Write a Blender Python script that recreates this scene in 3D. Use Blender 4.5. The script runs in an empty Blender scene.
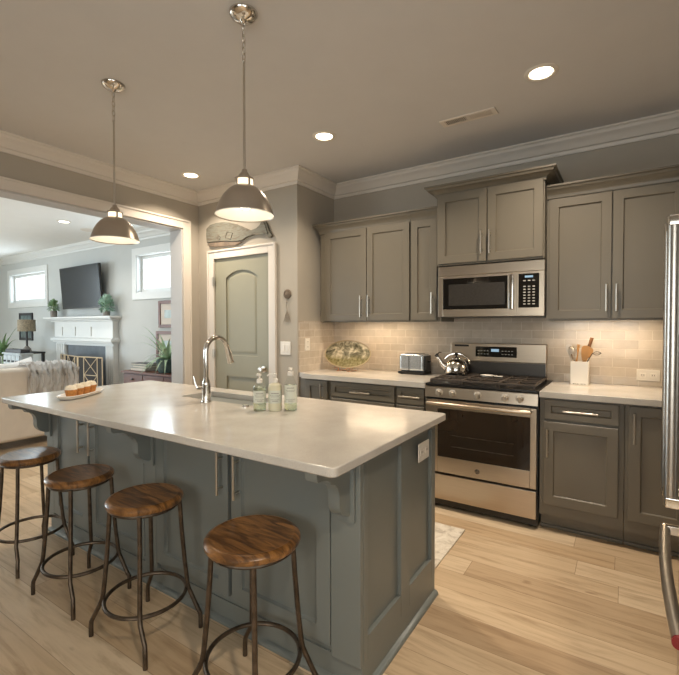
import bpy, bmesh, math, random
from mathutils import Vector, Matrix
random.seed(7)
PI = math.pi
scene = bpy.context.scene
col = scene.collection

# ------------------------------------------------------------------ camera
FPX = 439.59
YAW, PITCH, ROLL = 0.5832, -0.0224, -0.0019
cam_d = bpy.data.cameras.new('camera')
cam = bpy.data.objects.new('camera', cam_d)
col.objects.link(cam)
cam_d.sensor_fit = 'HORIZONTAL'
cam_d.sensor_width = 36.0
cam_d.lens = 36.0 * FPX / 679.0
cam_d.shift_x = (339.5 - 335.82) / 679.0
cam_d.shift_y = (335.29 - 337.5) / 679.0
fw = Vector((-math.sin(YAW), math.cos(YAW), 0)); rt = Vector((math.cos(YAW), math.sin(YAW), 0)); up = Vector((0, 0, 1))
f2 = fw * math.cos(PITCH) + up * math.sin(PITCH)
u2 = up * math.cos(PITCH) - fw * math.sin(PITCH)
r3 = rt * math.cos(ROLL) + u2 * math.sin(ROLL)
u3 = u2 * math.cos(ROLL) - rt * math.sin(ROLL)
M3 = Matrix((r3, u3, -f2)).transposed()
cam.matrix_world = Matrix.Translation((0, 0, 1.3417)) @ M3.to_4x4()
cam_d.clip_start = 0.02
scene.camera = cam

# ------------------------------------------------------------------ world, exposure, large lights
scene.view_settings.view_transform = 'Standard'
scene.view_settings.look = 'None'
scene.view_settings.gamma = 1.0
scene.view_settings.use_curve_mapping = False
scene.view_settings.exposure = 0.15
scene.cycles.use_denoising = True
scene.cycles.max_bounces = 10
scene.cycles.diffuse_bounces = 6
scene.cycles.caustics_reflective = False
scene.cycles.caustics_refractive = False
scene.cycles.sample_clamp_indirect = 6.0
world = bpy.data.worlds.new('world'); scene.world = world
world.use_nodes = True
bg = world.node_tree.nodes['Background']
bg.inputs[0].default_value = (0.90, 0.96, 1.0, 1)
bg.inputs[1].default_value = 1.6

WARM = (1.0, 0.76, 0.50)
NEUTRAL = (1.0, 0.85, 0.67)
DAY = (0.80, 0.91, 1.0)

def area(name, loc, rot, sx, sy, power, color, spread=PI, shape='RECTANGLE'):
    l = bpy.data.lights.new(name, 'AREA'); l.energy = power; l.color = color
    l.shape = shape; l.size = sx
    if shape in ('RECTANGLE', 'ELLIPSE'): l.size_y = sy
    l.spread = spread
    o = bpy.data.objects.new(name, l); o.location = loc; o.rotation_euler = rot; col.objects.link(o)
    return o
# daylight at the room's windows; kitchen front and side ones are added fill
area('daylight_west_window', (-11.45, -.6, 1.5), (0, -PI/2, 0), 1.9, 3.1, 235, DAY)
area('daylight_patio_door', (-7.4, -2.85, 1.2), (PI/2, 0, 0), 2.9, 2.1, 80, DAY)
area('added_front_window_fill', (-.2, -2.85, 1.48), (PI/2, 0, 0), 1.9, 1.4, 44, (1.0, 0.95, 0.89))  # frontal fill through an added window behind the camera
area('added_side_window_fill', (1.22, -.75, 1.5), (0, PI/2, 0), 1.35, 1.9, 16, (1.0, 0.96, 0.91))  # added fill from the right, brightens the island end
area('daylight_high_window', (-9.85, 4.15, 2.10), (-PI/2, 0, 0), 1.5, 0.55, 22, DAY)
area('daylight_high_window', (-5.42, 4.15, 2.12), (-PI/2, 0, 0), 1.5, 0.55, 22, DAY)

# ------------------------------------------------------------------ materials
def lin(c):
    c = c / 255.0
    return c / 12.92 if c <= 0.04045 else ((c + 0.055) / 1.055) ** 2.4
def rgb(r, g, b): return (lin(r), lin(g), lin(b), 1.0)

class NT:
    def __init__(s, m): s.nt = m.node_tree; s.n = s.nt.nodes; s.l = s.nt.links; s.b = s.n['Principled BSDF']
    def add(s, t, **k):
        x = s.n.new(t)
        for a, v in k.items(): setattr(x, a, v)
        return x
    def link(s, a, b): s.l.new(a, b)
    def math(s, op, a, b=None):
        x = s.add('ShaderNodeMath', operation=op)
        for i, v in enumerate((a, b)):
            if v is None: continue
            if isinstance(v, (int, float)): x.inputs[i].default_value = v
            else: s.link(v, x.inputs[i])
        return x.outputs[0]
    def mix(s, f, a, b, mode='MIX'):
        x = s.add('ShaderNodeMix', data_type='RGBA', blend_type=mode)
        for i, v in ((0, f), (6, a), (7, b)):
            if isinstance(v, (int, float, tuple)): x.inputs[i].default_value = v
            else: s.link(v, x.inputs[i])
        return x.outputs[2]
    def coord(s, which='Object', scale=(1, 1, 1), rot=(0, 0, 0)):
        tc = s.add('ShaderNodeTexCoord'); mp = s.add('ShaderNodeMapping')
        mp.inputs['Scale'].default_value = scale; mp.inputs['Rotation'].default_value = rot
        s.link(tc.outputs[which], mp.inputs['Vector'])
        return mp.outputs[0]
    def noise(s, vec, scale=5, detail=3, rough=.55, dist=0):
        x = s.add('ShaderNodeTexNoise'); x.inputs['Scale'].default_value = scale; x.inputs['Detail'].default_value = detail
        x.inputs['Roughness'].default_value = rough; x.inputs['Distortion'].default_value = dist
        s.link(vec, x.inputs['Vector']); return x.outputs[0]
    def ramp(s, f, *stops):
        x = s.add('ShaderNodeValToRGB'); e = x.color_ramp.elements
        while len(e) < len(stops): e.new(0.5)
        for i, (p, c) in enumerate(stops): e[i].position = p; e[i].color = c
        s.link(f, x.inputs[0]); return x.outputs[0]
    def bump(s, h, strength=.2, dist=.002):
        x = s.add('ShaderNodeBump'); x.inputs['Strength'].default_value = strength; x.inputs['Distance'].default_value = dist
        s.link(h, x.inputs['Height']); s.link(x.outputs[0], s.b.inputs['Normal'])

def mat(name, c, rough=.5, metal=0., var=.06, vscale=6., bump=0., bscale=60., coat=0., spec=None, emit=None, estr=0., trans=0., ior=None, stretch=(1, 1, 1)):
    m = bpy.data.materials.new(name); m.use_nodes = True
    t = NT(m); b = t.b
    b.inputs['Roughness'].default_value = rough; b.inputs['Metallic'].default_value = metal
    b.inputs['Coat Weight'].default_value = coat
    if spec is not None: b.inputs['Specular IOR Level'].default_value = spec
    if trans: b.inputs['Transmission Weight'].default_value = trans
    if ior: b.inputs['IOR'].default_value = ior
    v = t.coord('Object', stretch)
    n = t.noise(v, vscale)
    lo = tuple(x * (1 - var) for x in c[:3]) + (1,); hi = tuple(min(1, x * (1 + var)) for x in c[:3]) + (1,)
    t.link(t.ramp(n, (.3, lo), (.7, hi)), b.inputs['Base Color'])
    if bump: t.bump(t.noise(v, bscale, 4), bump)
    if emit:
        b.inputs['Emission Color'].default_value = emit; b.inputs['Emission Strength'].default_value = estr
    return m

M = {}
M['wall'] = mat('wall_paint', rgb(171, 163, 150), .85, bump=.05, bscale=220, var=.015)
M['wall_living'] = mat('living_wall_paint', rgb(190, 192, 190), .85, bump=.05, bscale=220, var=.015)
M['ceiling'] = mat('ceiling_paint', rgb(208, 206, 205), .9, bump=.04, bscale=200, var=.012)
M['ceiling_living'] = mat('living_ceiling_paint', rgb(232, 232, 230), .9, bump=.04, bscale=200, var=.012)
M['trim'] = mat('white_trim_paint', rgb(214, 206, 196), .45, var=.01)
M['jamb'] = mat('grey_jamb_paint', rgb(186, 184, 182), .55, var=.01)
M['mantel'] = mat('mantel_paint', rgb(214, 215, 213), .45, var=.01)
M['door'] = mat('sage_door_paint', rgb(146, 143, 124), .5, var=.015)
M['cab'] = mat('cabinet_paint', rgb(109, 102, 89), .38, var=.02, vscale=3)
M['island'] = mat('island_paint', rgb(114, 118, 114), .38, var=.02, vscale=3)
M['cab_in'] = mat('cabinet_shadow_paint', rgb(84, 82, 77), .6, var=.02)
M['nickel'] = mat('brushed_nickel', rgb(196, 188, 176), .28, 1., var=.03, vscale=40, stretch=(1, 1, .1))
M['chrome'] = mat('polished_chrome', rgb(215, 210, 203), .08, 1., var=.02)
M['steel'] = mat('stainless_steel', rgb(190, 176, 158), .3, 1., var=.04, vscale=30, bump=.03, bscale=40, stretch=(.15, 1, 14))
M['steel_dark'] = mat('dark_steel', rgb(84, 80, 76), .35, 1., var=.05)
M['blackglass'] = mat('black_glass', rgb(14, 13, 12), .06, 0, var=.1, coat=.5)
M['ovenglass'] = mat('oven_window_glass', rgb(46, 35, 25), .1, 0, var=.3, vscale=3, coat=.5)
M['black'] = mat('black_enamel', rgb(24, 22, 21), .3, var=.15)
M['iron'] = mat('cast_iron', rgb(66, 57, 49), .6, var=.2, bump=.2, bscale=120)
M['buttons'] = mat('pale_button_print', rgb(170, 168, 160), .5)
M['display'] = mat('lit_display', rgb(60, 80, 90), .3, emit=(.55, .8, 1, 1), estr=.5)
M['bronze'] = mat('worn_bronze_metal', rgb(92, 80, 68), .42, .85, var=.35, vscale=28, bump=.12, bscale=70)
M['white_plastic'] = mat('white_plastic', rgb(226, 220, 210), .4, var=.01)
M['ceramic'] = mat('white_ceramic', rgb(226, 220, 210), .22, var=.02)
M['print'] = mat('grey_print', rgb(120, 112, 104), .6)
M['wood_spoon'] = mat('bamboo_wood', rgb(186, 138, 84), .55, var=.15, vscale=14, stretch=(1, 1, .2))
M['wood_dark'] = mat('dark_utensil_wood', rgb(110, 74, 44), .55, var=.2, vscale=14, stretch=(1, 1, .2))
M['silicone'] = mat('grey_silicone', rgb(190, 184, 178), .5)
M['console_wood'] = mat('cherry_wood', rgb(104, 60, 42), .45, var=.25, vscale=12, stretch=(.15, 1, 1))
M['sofa'] = mat('cream_linen', rgb(220, 211, 200), .9, var=.05, bump=.25, bscale=160)
M['pillow'] = mat('white_pillow_fabric', rgb(226, 226, 226), .9, var=.05, bump=.2, bscale=120)
M['dark_wood'] = mat('espresso_wood', rgb(46, 44, 46), .5, var=.15)
M['tv'] = mat('television_screen', rgb(20, 22, 25), .22, var=.05)
M['slate'] = mat('grey_slate', rgb(98, 104, 110), .45, var=.15, vscale=9)
M['soot'] = mat('firebox_black', rgb(26, 25, 26), .9, var=.2)
M['gold'] = mat('antique_gold_metal', rgb(200, 180, 150), .45, .3, var=.1)
M['mesh'] = mat('dark_fire_mesh', rgb(38, 34, 30), .8, var=.2, vscale=80)
M['leaf'] = mat('green_leaf', rgb(124, 154, 110), .55, var=.3, vscale=16)
M['leaf_pale'] = mat('pale_green_leaf', rgb(182, 206, 176), .55, var=.25, vscale=16)
M['leaf_blue'] = mat('bluish_green_leaf', rgb(154, 184, 166), .55, var=.25, vscale=16)
M['pot_grey'] = mat('grey_stone_pot', rgb(132, 126, 120), .7, var=.12, vscale=20)
M['pot_teal'] = mat('teal_glazed_pot', rgb(84, 108, 108), .25, var=.25, vscale=18)
M['soil'] = mat('soil', rgb(60, 46, 36), .95, var=.3, vscale=60)
M['shade_fabric'] = mat('burlap_shade', rgb(150, 138, 118), .9, var=.3, vscale=45, bump=.2, bscale=150)
M['grey_cab'] = mat('weathered_grey_paint', rgb(168, 176, 180), .6, var=.12, vscale=18)
M['art_dark'] = mat('dark_print', rgb(90, 104, 104), .4, var=.5, vscale=9)
M['art_pale'] = mat('pale_landscape_print', rgb(170, 184, 184), .5, var=.3, vscale=12)
M['mat_board'] = mat('tan_mat_board', rgb(206, 196, 186), .8, var=.02)
M['paper'] = mat('book_pages', rgb(222, 216, 204), .8)
M['book_grey'] = mat('grey_book_cover', rgb(150, 146, 144), .6)
M['book_dark'] = mat('dark_book_cover', rgb(72, 72, 76), .6)
M['book_green'] = mat('sage_book_cover', rgb(150, 158, 140), .6)
M['cake'] = mat('golden_cake', rgb(190, 128, 66), .8, var=.25, vscale=60, bump=.3, bscale=120)
M['frost'] = mat('pale_crumb_topping', rgb(244, 232, 210), .8, var=.12, vscale=70, bump=.4, bscale=140)
M['lotion'] = mat('pale_lotion', rgb(212, 206, 178), .35, var=.03)
M['labelpaper'] = mat('white_bottle_label', rgb(206, 208, 194), .6, var=.06, vscale=30)
M['green_soap'] = mat('green_soap_liquid', rgb(222, 230, 200), .05, trans=.85, ior=1.33, var=.02)
M['red'] = mat('red_medallion', rgb(120, 22, 30), .3)
M['knob'] = mat('satin_steel_knob', rgb(200, 192, 180), .4, .7, var=.02)
M['fridge'] = mat('fridge_steel', rgb(186, 180, 172), .3, 1., var=.03, bump=.03, bscale=40, stretch=(1, .2, 14))
M['rust'] = mat('driftwood_edge', rgb(112, 98, 84), .8, var=.3, vscale=20)
M['rope'] = mat('grey_rope', rgb(150, 140, 126), .9, var=.2, vscale=80)
M['lens'] = mat('lit_downlight_lens', rgb(255, 240, 215), .4, emit=(1, .84, .62, 1), estr=9.0)
M['lens_cool'] = mat('lit_living_downlight_lens', rgb(255, 245, 230), .4, emit=(1, .9, .76, 1), estr=6.0)
M['bulb'] = mat('lit_bulb', rgb(255, 245, 230), .4, emit=(1, .91, .76, 1), estr=6.0)
M['frosted'] = mat('lit_frosted_glass', rgb(250, 238, 215), .4, emit=(1, .82, .58, 1), estr=1.5)
M['led'] = mat('lit_led_strip', rgb(255, 235, 200), .4, emit=(1, .82, .55, 1), estr=8.0)
M['shade_in'] = mat('white_enamel', rgb(238, 234, 226), .35, var=.01)
M['shade_out'] = mat('polished_nickel', rgb(176, 164, 150), .3, .75, var=.03)
M['vent'] = mat('vent_paint', rgb(222, 214, 204), .5, var=.01)
M['vent_dark'] = mat('vent_slot', rgb(84, 74, 64), .8)

def glass_pane(name):
    m = bpy.data.materials.new(name); m.use_nodes = True; t = NT(m)
    out = t.n['Material Output']
    tr = t.add('ShaderNodeBsdfTransparent'); gl = t.add('ShaderNodeBsdfGlossy'); gl.inputs['Roughness'].default_value = .02
    tr.inputs[0].default_value = (.96, .98, .98, 1)
    lw = t.add('ShaderNodeLayerWeight'); lw.inputs[0].default_value = .5
    fr = t.math('ADD', t.math('MULTIPLY', t.math('POWER', lw.outputs['Facing'], 4), .5), .03)
    mx = t.add('ShaderNodeMixShader'); t.link(fr, mx.inputs[0]); t.link(tr.outputs[0], mx.inputs[1]); t.link(gl.outputs[0], mx.inputs[2])
    t.link(mx.outputs[0], out.inputs[0]); return m
M['pane'] = glass_pane('window_glass')
M['clear'] = glass_pane('clear_bottle_plastic')

def m_floor():
    m = bpy.data.materials.new('oak_planks'); m.use_nodes = True; t = NT(m); b = t.b
    tc = t.add('ShaderNodeTexCoord'); sp = t.add('ShaderNodeSeparateXYZ'); t.link(tc.outputs['Object'], sp.inputs[0])
    W, L = .166, 1.45
    ry = t.math('DIVIDE', sp.outputs[1], W); row = t.math('FLOOR', ry); fy = t.math('SUBTRACT', ry, row)
    w1 = t.add('ShaderNodeTexWhiteNoise', noise_dimensions='1D'); t.link(row, w1.inputs['W'])
    rx = t.math('ADD', t.math('DIVIDE', sp.outputs[0], L), t.math('MULTIPLY', w1.outputs[0], 7.3))
    cx = t.math('FLOOR', rx); fx = t.math('SUBTRACT', rx, cx)
    cmb = t.add('ShaderNodeCombineXYZ'); t.link(row, cmb.inputs[0]); t.link(cx, cmb.inputs[1])
    w2 = t.add('ShaderNodeTexWhiteNoise', noise_dimensions='2D'); t.link(cmb.outputs[0], w2.inputs['Vector'])
    # per-plank offset grain
    off = t.add('ShaderNodeVectorMath', operation='MULTIPLY_ADD'); t.link(w2.outputs['Color'], off.inputs[0]); off.inputs[1].default_value = (9, 9, 9)
    mp = t.add('ShaderNodeMapping'); mp.inputs['Scale'].default_value = (1.1, 11, 1); t.link(tc.outputs['Object'], mp.inputs[0]); t.link(mp.outputs[0], off.inputs[2])
    g = t.noise(off.outputs[0], 2.2, 6, .62, .6)
    base = t.ramp(w2.outputs[0], (0, rgb(184, 158, 128)), (.35, rgb(206, 182, 151)), (.7, rgb(221, 200, 171)), (1, rgb(196, 169, 136)))
    gr = t.ramp(g, (.28, rgb(186, 174, 160)), (.52, rgb(240, 238, 234)), (.75, (1, 1, 1, 1)))
    c = t.mix(.8, base, gr, 'MULTIPLY')
    mp2 = t.add('ShaderNodeMapping'); mp2.inputs['Scale'].default_value = (2.2, 5, 1); t.link(tc.outputs['Object'], mp2.inputs[0])
    kn = t.noise(mp2.outputs[0], 2.5, 2)
    c = t.mix(t.ramp(kn, (.70, (0, 0, 0, 1)), (.80, (.55, .55, .55, 1))), c, rgb(116, 84, 58))
    e1 = t.math('LESS_THAN', fy, .016); e2 = t.math('LESS_THAN', fx, .0022)
    e = t.math('MAXIMUM', e1, e2)
    c = t.mix(t.math('MULTIPLY', e, .55), c, rgb(112, 84, 60))
    t.link(c, b.inputs['Base Color']); b.inputs['Roughness'].default_value = .36
    t.bump(t.math('SUBTRACT', t.math('MULTIPLY', g, .25), e), .12, .002)
    return m
M['floor'] = m_floor()

def m_tile(name, axes):
    m = bpy.data.materials.new(name); m.use_nodes = True; t = NT(m); b = t.b
    tc = t.add('ShaderNodeTexCoord'); sp = t.add('ShaderNodeSeparateXYZ'); t.link(tc.outputs['Object'], sp.inputs[0])
    cb = t.add('ShaderNodeCombineXYZ'); t.link(sp.outputs[axes[0]], cb.inputs[0]); t.link(t.math('SUBTRACT', sp.outputs[axes[1]], .9075), cb.inputs[1])
    br = t.add('ShaderNodeTexBrick'); t.link(cb.outputs[0], br.inputs['Vector'])
    br.inputs['Scale'].default_value = 1; br.inputs['Brick Width'].default_value = .154; br.inputs['Row Height'].default_value = .0655
    br.inputs['Mortar Size'].default_value = .0018; br.inputs['Mortar Smooth'].default_value = .2; br.inputs['Bias'].default_value = 0
    br.inputs['Color1'].default_value = rgb(204, 192, 177); br.inputs['Color2'].default_value = rgb(187, 175, 160); br.inputs['Mortar'].default_value = rgb(212, 203, 190)
    n = t.noise(tc.outputs['Object'], 16, 3)
    c = t.mix(.35, br.outputs[0], t.ramp(n, (.3, rgb(214, 210, 205)), (.7, (1, 1, 1, 1))), 'MULTIPLY')
    t.link(c, b.inputs['Base Color'])
    t.link(t.ramp(br.outputs['Fac'], (0, (.14, .14, .14, 1)), (1, (.8, .8, .8, 1))), b.inputs['Roughness'])
    h = t.math('ADD', t.math('SUBTRACT', 1, br.outputs['Fac']), t.math('MULTIPLY', t.noise(tc.outputs['Object'], 9, 2), 1.2))
    t.bump(h, .35, .003)
    return m
M['tile_x'] = m_tile('backsplash_tile', (0, 2))
M['tile_y'] = m_tile('backsplash_tile_return', (1, 2))

def m_quartz():
    m = bpy.data.materials.new('speckled_quartz'); m.use_nodes = True; t = NT(m); b = t.b
    v = t.coord('Object')
    c = t.ramp(t.noise(v, 4, 4), (.3, rgb(182, 176, 167)), (.7, rgb(202, 196, 187)))
    vo = t.add('ShaderNodeTexVoronoi'); vo.inputs['Scale'].default_value = 150; t.link(v, vo.inputs['Vector'])
    sp = t.ramp(vo.outputs['Distance'], (.0, (.8, .8, .8, 1)), (.26, (0, 0, 0, 1)))
    c = t.mix(sp, c, rgb(150, 140, 128))
    vo2 = t.add('ShaderNodeTexVoronoi'); vo2.inputs['Scale'].default_value = 85; t.link(v, vo2.inputs['Vector'])
    c = t.mix(t.ramp(vo2.outputs['Distance'], (.0, (.5, .5, .5, 1)), (.15, (0, 0, 0, 1))), c, rgb(235, 230, 222))
    t.link(c, b.inputs['Base Color']); b.inputs['Roughness'].default_value = .17
    return m
M['quartz'] = m_quartz()

def m_seat():
    m = bpy.data.materials.new('stained_seat_wood'); m.use_nodes = True; t = NT(m); b = t.b
    tc = t.add('ShaderNodeTexCoord'); oi = t.add('ShaderNodeObjectInfo')
    off = t.add('ShaderNodeVectorMath', operation='MULTIPLY_ADD'); t.link(tc.outputs['Object'], off.inputs[0]); off.inputs[1].default_value = (1, 1, 1)
    cm = t.add('ShaderNodeCombineXYZ'); t.link(t.math('MULTIPLY', oi.outputs['Random'], 20), cm.inputs[0]); t.link(cm.outputs[0], off.inputs[2])
    mp = t.add('ShaderNodeMapping'); mp.inputs['Scale'].default_value = (3.5, 26, 10); mp.inputs['Rotation'].default_value = (0, 0, .25); t.link(off.outputs[0], mp.inputs[0])
    n = t.noise(mp.outputs[0], 1.6, 6, .6, .8)
    c = t.ramp(n, (.25, rgb(48, 30, 16)), (.42, rgb(108, 72, 37)), (.58, rgb(164, 116, 64)), (.75, rgb(92, 60, 31)))
    # laminated strips
    sp = t.add('ShaderNodeSeparateXYZ'); t.link(tc.outputs['Object'], sp.inputs[0])
    st = t.math('FLOOR', t.math('DIVIDE', t.math('ADD', sp.outputs[1], t.math('MULTIPLY', sp.outputs[0], .25)), .055))
    wn = t.add('ShaderNodeTexWhiteNoise', noise_dimensions='1D'); t.link(st, wn.inputs['W'])
    c = t.mix(.55, c, t.ramp(wn.outputs[0], (0, rgb(150, 140, 130)), (1, (1, 1, 1, 1))), 'MULTIPLY')
    t.link(c, b.inputs['Base Color']); b.inputs['Roughness'].default_value = .28
    b.inputs['Coat Weight'].default_value = .25; b.inputs['Coat Roughness'].default_value = .2
    t.bump(n, .12, .002); return m
M['seat'] = m_seat()

def m_platter():
    m = bpy.data.materials.new('painted_landscape_glaze'); m.use_nodes = True; t = NT(m); b = t.b
    tc = t.add('ShaderNodeTexCoord'); sp = t.add('ShaderNodeSeparateXYZ'); t.link(tc.outputs['Object'], sp.inputs[0])
    n = t.noise(tc.outputs['Object'], 11, 5, .65, .6); n2 = t.noise(tc.outputs['Object'], 42, 4)
    sky = t.ramp(n, (.36, rgb(76, 72, 54)), (.48, rgb(142, 134, 110)), (.58, rgb(206, 192, 164)), (.7, rgb(150, 140, 106)))
    grass = t.ramp(n2, (.3, rgb(98, 90, 54)), (.55, rgb(144, 132, 88)), (.75, rgb(172, 158, 116)))
    f = t.ramp(t.math('ADD', sp.outputs[2], t.math('MULTIPLY', n, .08)), (.145, (1, 1, 1, 1)), (.19, (0, 0, 0, 1)))
    t.link(t.mix(f, sky, grass), b.inputs['Base Color']); b.inputs['Roughness'].default_value = .12
    return m
M['platter'] = m_platter()

def m_whale():
    m = bpy.data.materials.new('painted_driftwood'); m.use_nodes = True; t = NT(m); b = t.b
    v = t.coord('Object', (3, 3, 16)); n = t.noise(v, 2.6, 8, .72, 1.6)
    c = t.ramp(n, (.25, rgb(66, 54, 44)), (.40, rgb(98, 88, 74)), (.56, rgb(112, 114, 104)), (.68, rgb(124, 104, 84)))
    t.link(c, b.inputs['Base Color']); b.inputs['Roughness'].default_value = .8; t.bump(n, .5, .006); return m
M['whale'] = m_whale()

def m_throw():
    m = bpy.data.materials.new('ruched_fur_throw'); m.use_nodes = True; t = NT(m); b = t.b
    v = t.coord('Object', (1, 9, .55)); n = t.noise(v, 3.2, 4, .55, .5)
    c = t.ramp(n, (.28, rgb(190, 178, 168)), (.42, rgb(224, 220, 216)), (.55, rgb(246, 246, 246)))
    t.link(c, b.inputs['Base Color']); b.inputs['Roughness'].default_value = .95; t.bump(n, .4, .02); return m
M['throw'] = m_throw()

def m_rug():
    m = bpy.data.materials.new('faded_woven_rug'); m.use_nodes = True; t = NT(m); b = t.b
    v = t.coord('Object'); n = t.noise(v, 14, 5, .7, .5); n2 = t.noise(v, 160, 2)
    c = t.ramp(n, (.35, rgb(178, 166, 150)), (.5, rgb(214, 204, 188)), (.65, rgb(226, 218, 204)))
    t.link(c, b.inputs['Base Color']); b.inputs['Roughness'].default_value = .95; t.bump(n2, .5, .003); return m
M['rug'] = m_rug()

# ------------------------------------------------------------------ mesh helpers
class MB:
    def __init__(s): s.bm = bmesh.new()
    def box(s, x0, x1, y0, y1, z0, z1, bev=0., seg=2, mtx=None):
        v = [s.bm.verts.new((x, y, z)) for x in (min(x0, x1), max(x0, x1)) for y in (min(y0, y1), max(y0, y1)) for z in (min(z0, z1), max(z0, z1))]
        fs = [s.bm.faces.new([v[i] for i in q]) for q in ((0, 1, 3, 2), (4, 6, 7, 5), (0, 4, 5, 1), (2, 3, 7, 6), (0, 2, 6, 4), (1, 5, 7, 3))]
        if bev:
            es = list({e for f in fs for e in f.edges})
            r = bmesh.ops.bevel(s.bm, geom=es, offset=bev, segments=seg, affect='EDGES', profile=.5)
            v = list({w for f in r['faces'] for w in f.verts} | {w for w in v if w.is_valid})
        if mtx is not None: bmesh.ops.transform(s.bm, matrix=mtx, verts=[w for w in v if w.is_valid])
        return s
    def prism(s, pts, vec):
        a = [s.bm.verts.new(p) for p in pts]; b = [s.bm.verts.new(Vector(p) + Vector(vec)) for p in pts]
        n = len(pts); s.bm.faces.new(a[::-1]); s.bm.faces.new(b)
        for i in range(n): s.bm.faces.new((a[i], a[(i + 1) % n], b[(i + 1) % n], b[i]))
        return s
    def lathe(s, prof, c=(0, 0, 0), n=24, mtx=None, sx=1., sy=1.):
        rings = []
        allv = []
        for r, z in prof:
            if r < 1e-6: rings.append([s.bm.verts.new((c[0], c[1], c[2] + z))])
            else: rings.append([s.bm.verts.new((c[0] + sx * r * math.cos(2 * PI * i / n), c[1] + sy * r * math.sin(2 * PI * i / n), c[2] + z)) for i in range(n)])
            allv += rings[-1]
        for a, b in zip(rings, rings[1:]):
            if len(a) == 1 and len(b) == 1: continue
            for i in range(n):
                j = (i + 1) % n
                if len(a) == 1: s.bm.faces.new((a[0], b[j], b[i]))
                elif len(b) == 1: s.bm.faces.new((a[i], a[j], b[0]))
                else: s.bm.faces.new((a[i], a[j], b[j], b[i]))
        for rg in (rings[0], rings[-1]):
            if len(rg) > 1 and rings[0] is not rings[-1]:
                try: s.bm.faces.new(rg)
                except ValueError: pass
        if mtx is not None: bmesh.ops.transform(s.bm, matrix=mtx, verts=allv)
        return s
    def open_lathe(s, prof, c=(0, 0, 0), n=32):
        rings = [[s.bm.verts.new((c[0] + r * math.cos(2 * PI * i / n), c[1] + r * math.sin(2 * PI * i / n), c[2] + z)) for i in range(n)] for r, z in prof]
        for a, b in zip(rings, rings[1:]):
            for i in range(n): s.bm.faces.new((a[i], a[(i + 1) % n], b[(i + 1) % n], b[i]))
        return s
    def cyl(s, p0, p1, r0, r1=None, n=16):
        p0 = Vector(p0); p1 = Vector(p1); d = p1 - p0; q = Vector((0, 0, 1)).rotation_difference(d.normalized()).to_matrix().to_4x4()
        return s.lathe([(r0, 0), (r0 if r1 is None else r1, d.length)], n=n, mtx=Matrix.Translation(p0) @ q)
    def tube(s, pts, r, n=10, closed=False):
        P = [Vector(p) for p in pts]; N = len(P); rings = []
        rr = r if isinstance(r, (list, tuple)) else [r] * N
        prev = None
        for i in range(N):
            a = P[(i - 1) % N] if (closed or i > 0) else P[i]; b = P[(i + 1) % N] if (closed or i < N - 1) else P[i]
            t = (b - a).normalized()
            if prev is None:
                ref = Vector((0, 0, 1)) if abs(t.z) < .9 else Vector((1, 0, 0))
                nx = t.cross(ref).normalized()
            else:
                nx = (prev - t * prev.dot(t)).normalized()
            prev = nx; ny = t.cross(nx)
            rings.append([s.bm.verts.new(P[i] + (nx * math.cos(2 * PI * k / n) + ny * math.sin(2 * PI * k / n)) * rr[i]) for k in range(n)])
        for i in range(N if closed else N - 1):
            a, b = rings[i], rings[(i + 1) % N]
            for k in range(n): s.bm.faces.new((a[k], a[(k + 1) % n], b[(k + 1) % n], b[k]))
        if not closed:
            s.bm.faces.new(rings[0][::-1]); s.bm.faces.new(rings[-1])
        return s
    def sphere(s, c, r, sc=(1, 1, 1), seg=16, rings=10):
        m = Matrix.Translation(c) @ Matrix.Diagonal((r * sc[0], r * sc[1], r * sc[2], 1))
        bmesh.ops.create_uvsphere(s.bm, u_segments=seg, v_segments=rings, radius=1, matrix=m); return s
    def sweep(s, path, prof, closed=False):
        # path: xy points, room/outside on the right of travel; prof: (out, z) absolute
        P = [Vector((p[0], p[1])) for p in path]; N = len(P); rings = []
        for i in range(N):
            ds = []
            if closed or i > 0: ds.append((P[i] - P[i - 1]).normalized())
            if closed or i < N - 1: ds.append((P[(i + 1) % N] - P[i]).normalized())
            ns = [Vector((d.y, -d.x)) for d in ds]
            if len(ns) == 1: o = ns[0]
            else:
                o = (ns[0] + ns[1]); o = o / max(.2, o.dot(ns[0]))
            rings.append([s.bm.verts.new((P[i].x + o.x * a, P[i].y + o.y * a, z)) for a, z in prof])
        k = len(prof)
        for i in range(N if closed else N - 1):
            a, b = rings[i], rings[(i + 1) % N]
            for j in range(k): s.bm.faces.new((a[j], a[(j + 1) % k], b[(j + 1) % k], b[j]))
        if not closed:
            s.bm.faces.new(rings[0][::-1]); s.bm.faces.new(rings[-1])
        return s
    def done(s, name, m, parent=None, loc=(0, 0, 0), smooth=True, mods=None):
        bmesh.ops.recalc_face_normals(s.bm, faces=s.bm.faces)
        if any(loc): bmesh.ops.translate(s.bm, verts=s.bm.verts, vec=-Vector(loc))
        me = bpy.data.meshes.new(name); s.bm.to_mesh(me); s.bm.free()
        o = bpy.data.objects.new(name, me); col.objects.link(o)
        me.materials.append(m if not isinstance(m, str) else M[m])
        if smooth:
            me.polygons.foreach_set('use_smooth', [True] * len(me.polygons)); me.set_sharp_from_angle(angle=math.radians(35))
            wn = o.modifiers.new('weighted_normals', 'WEIGHTED_NORMAL'); wn.keep_sharp = True; wn.weight = 80
        if parent is not None: o.parent = parent
        else: o.location = loc
        return o

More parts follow.
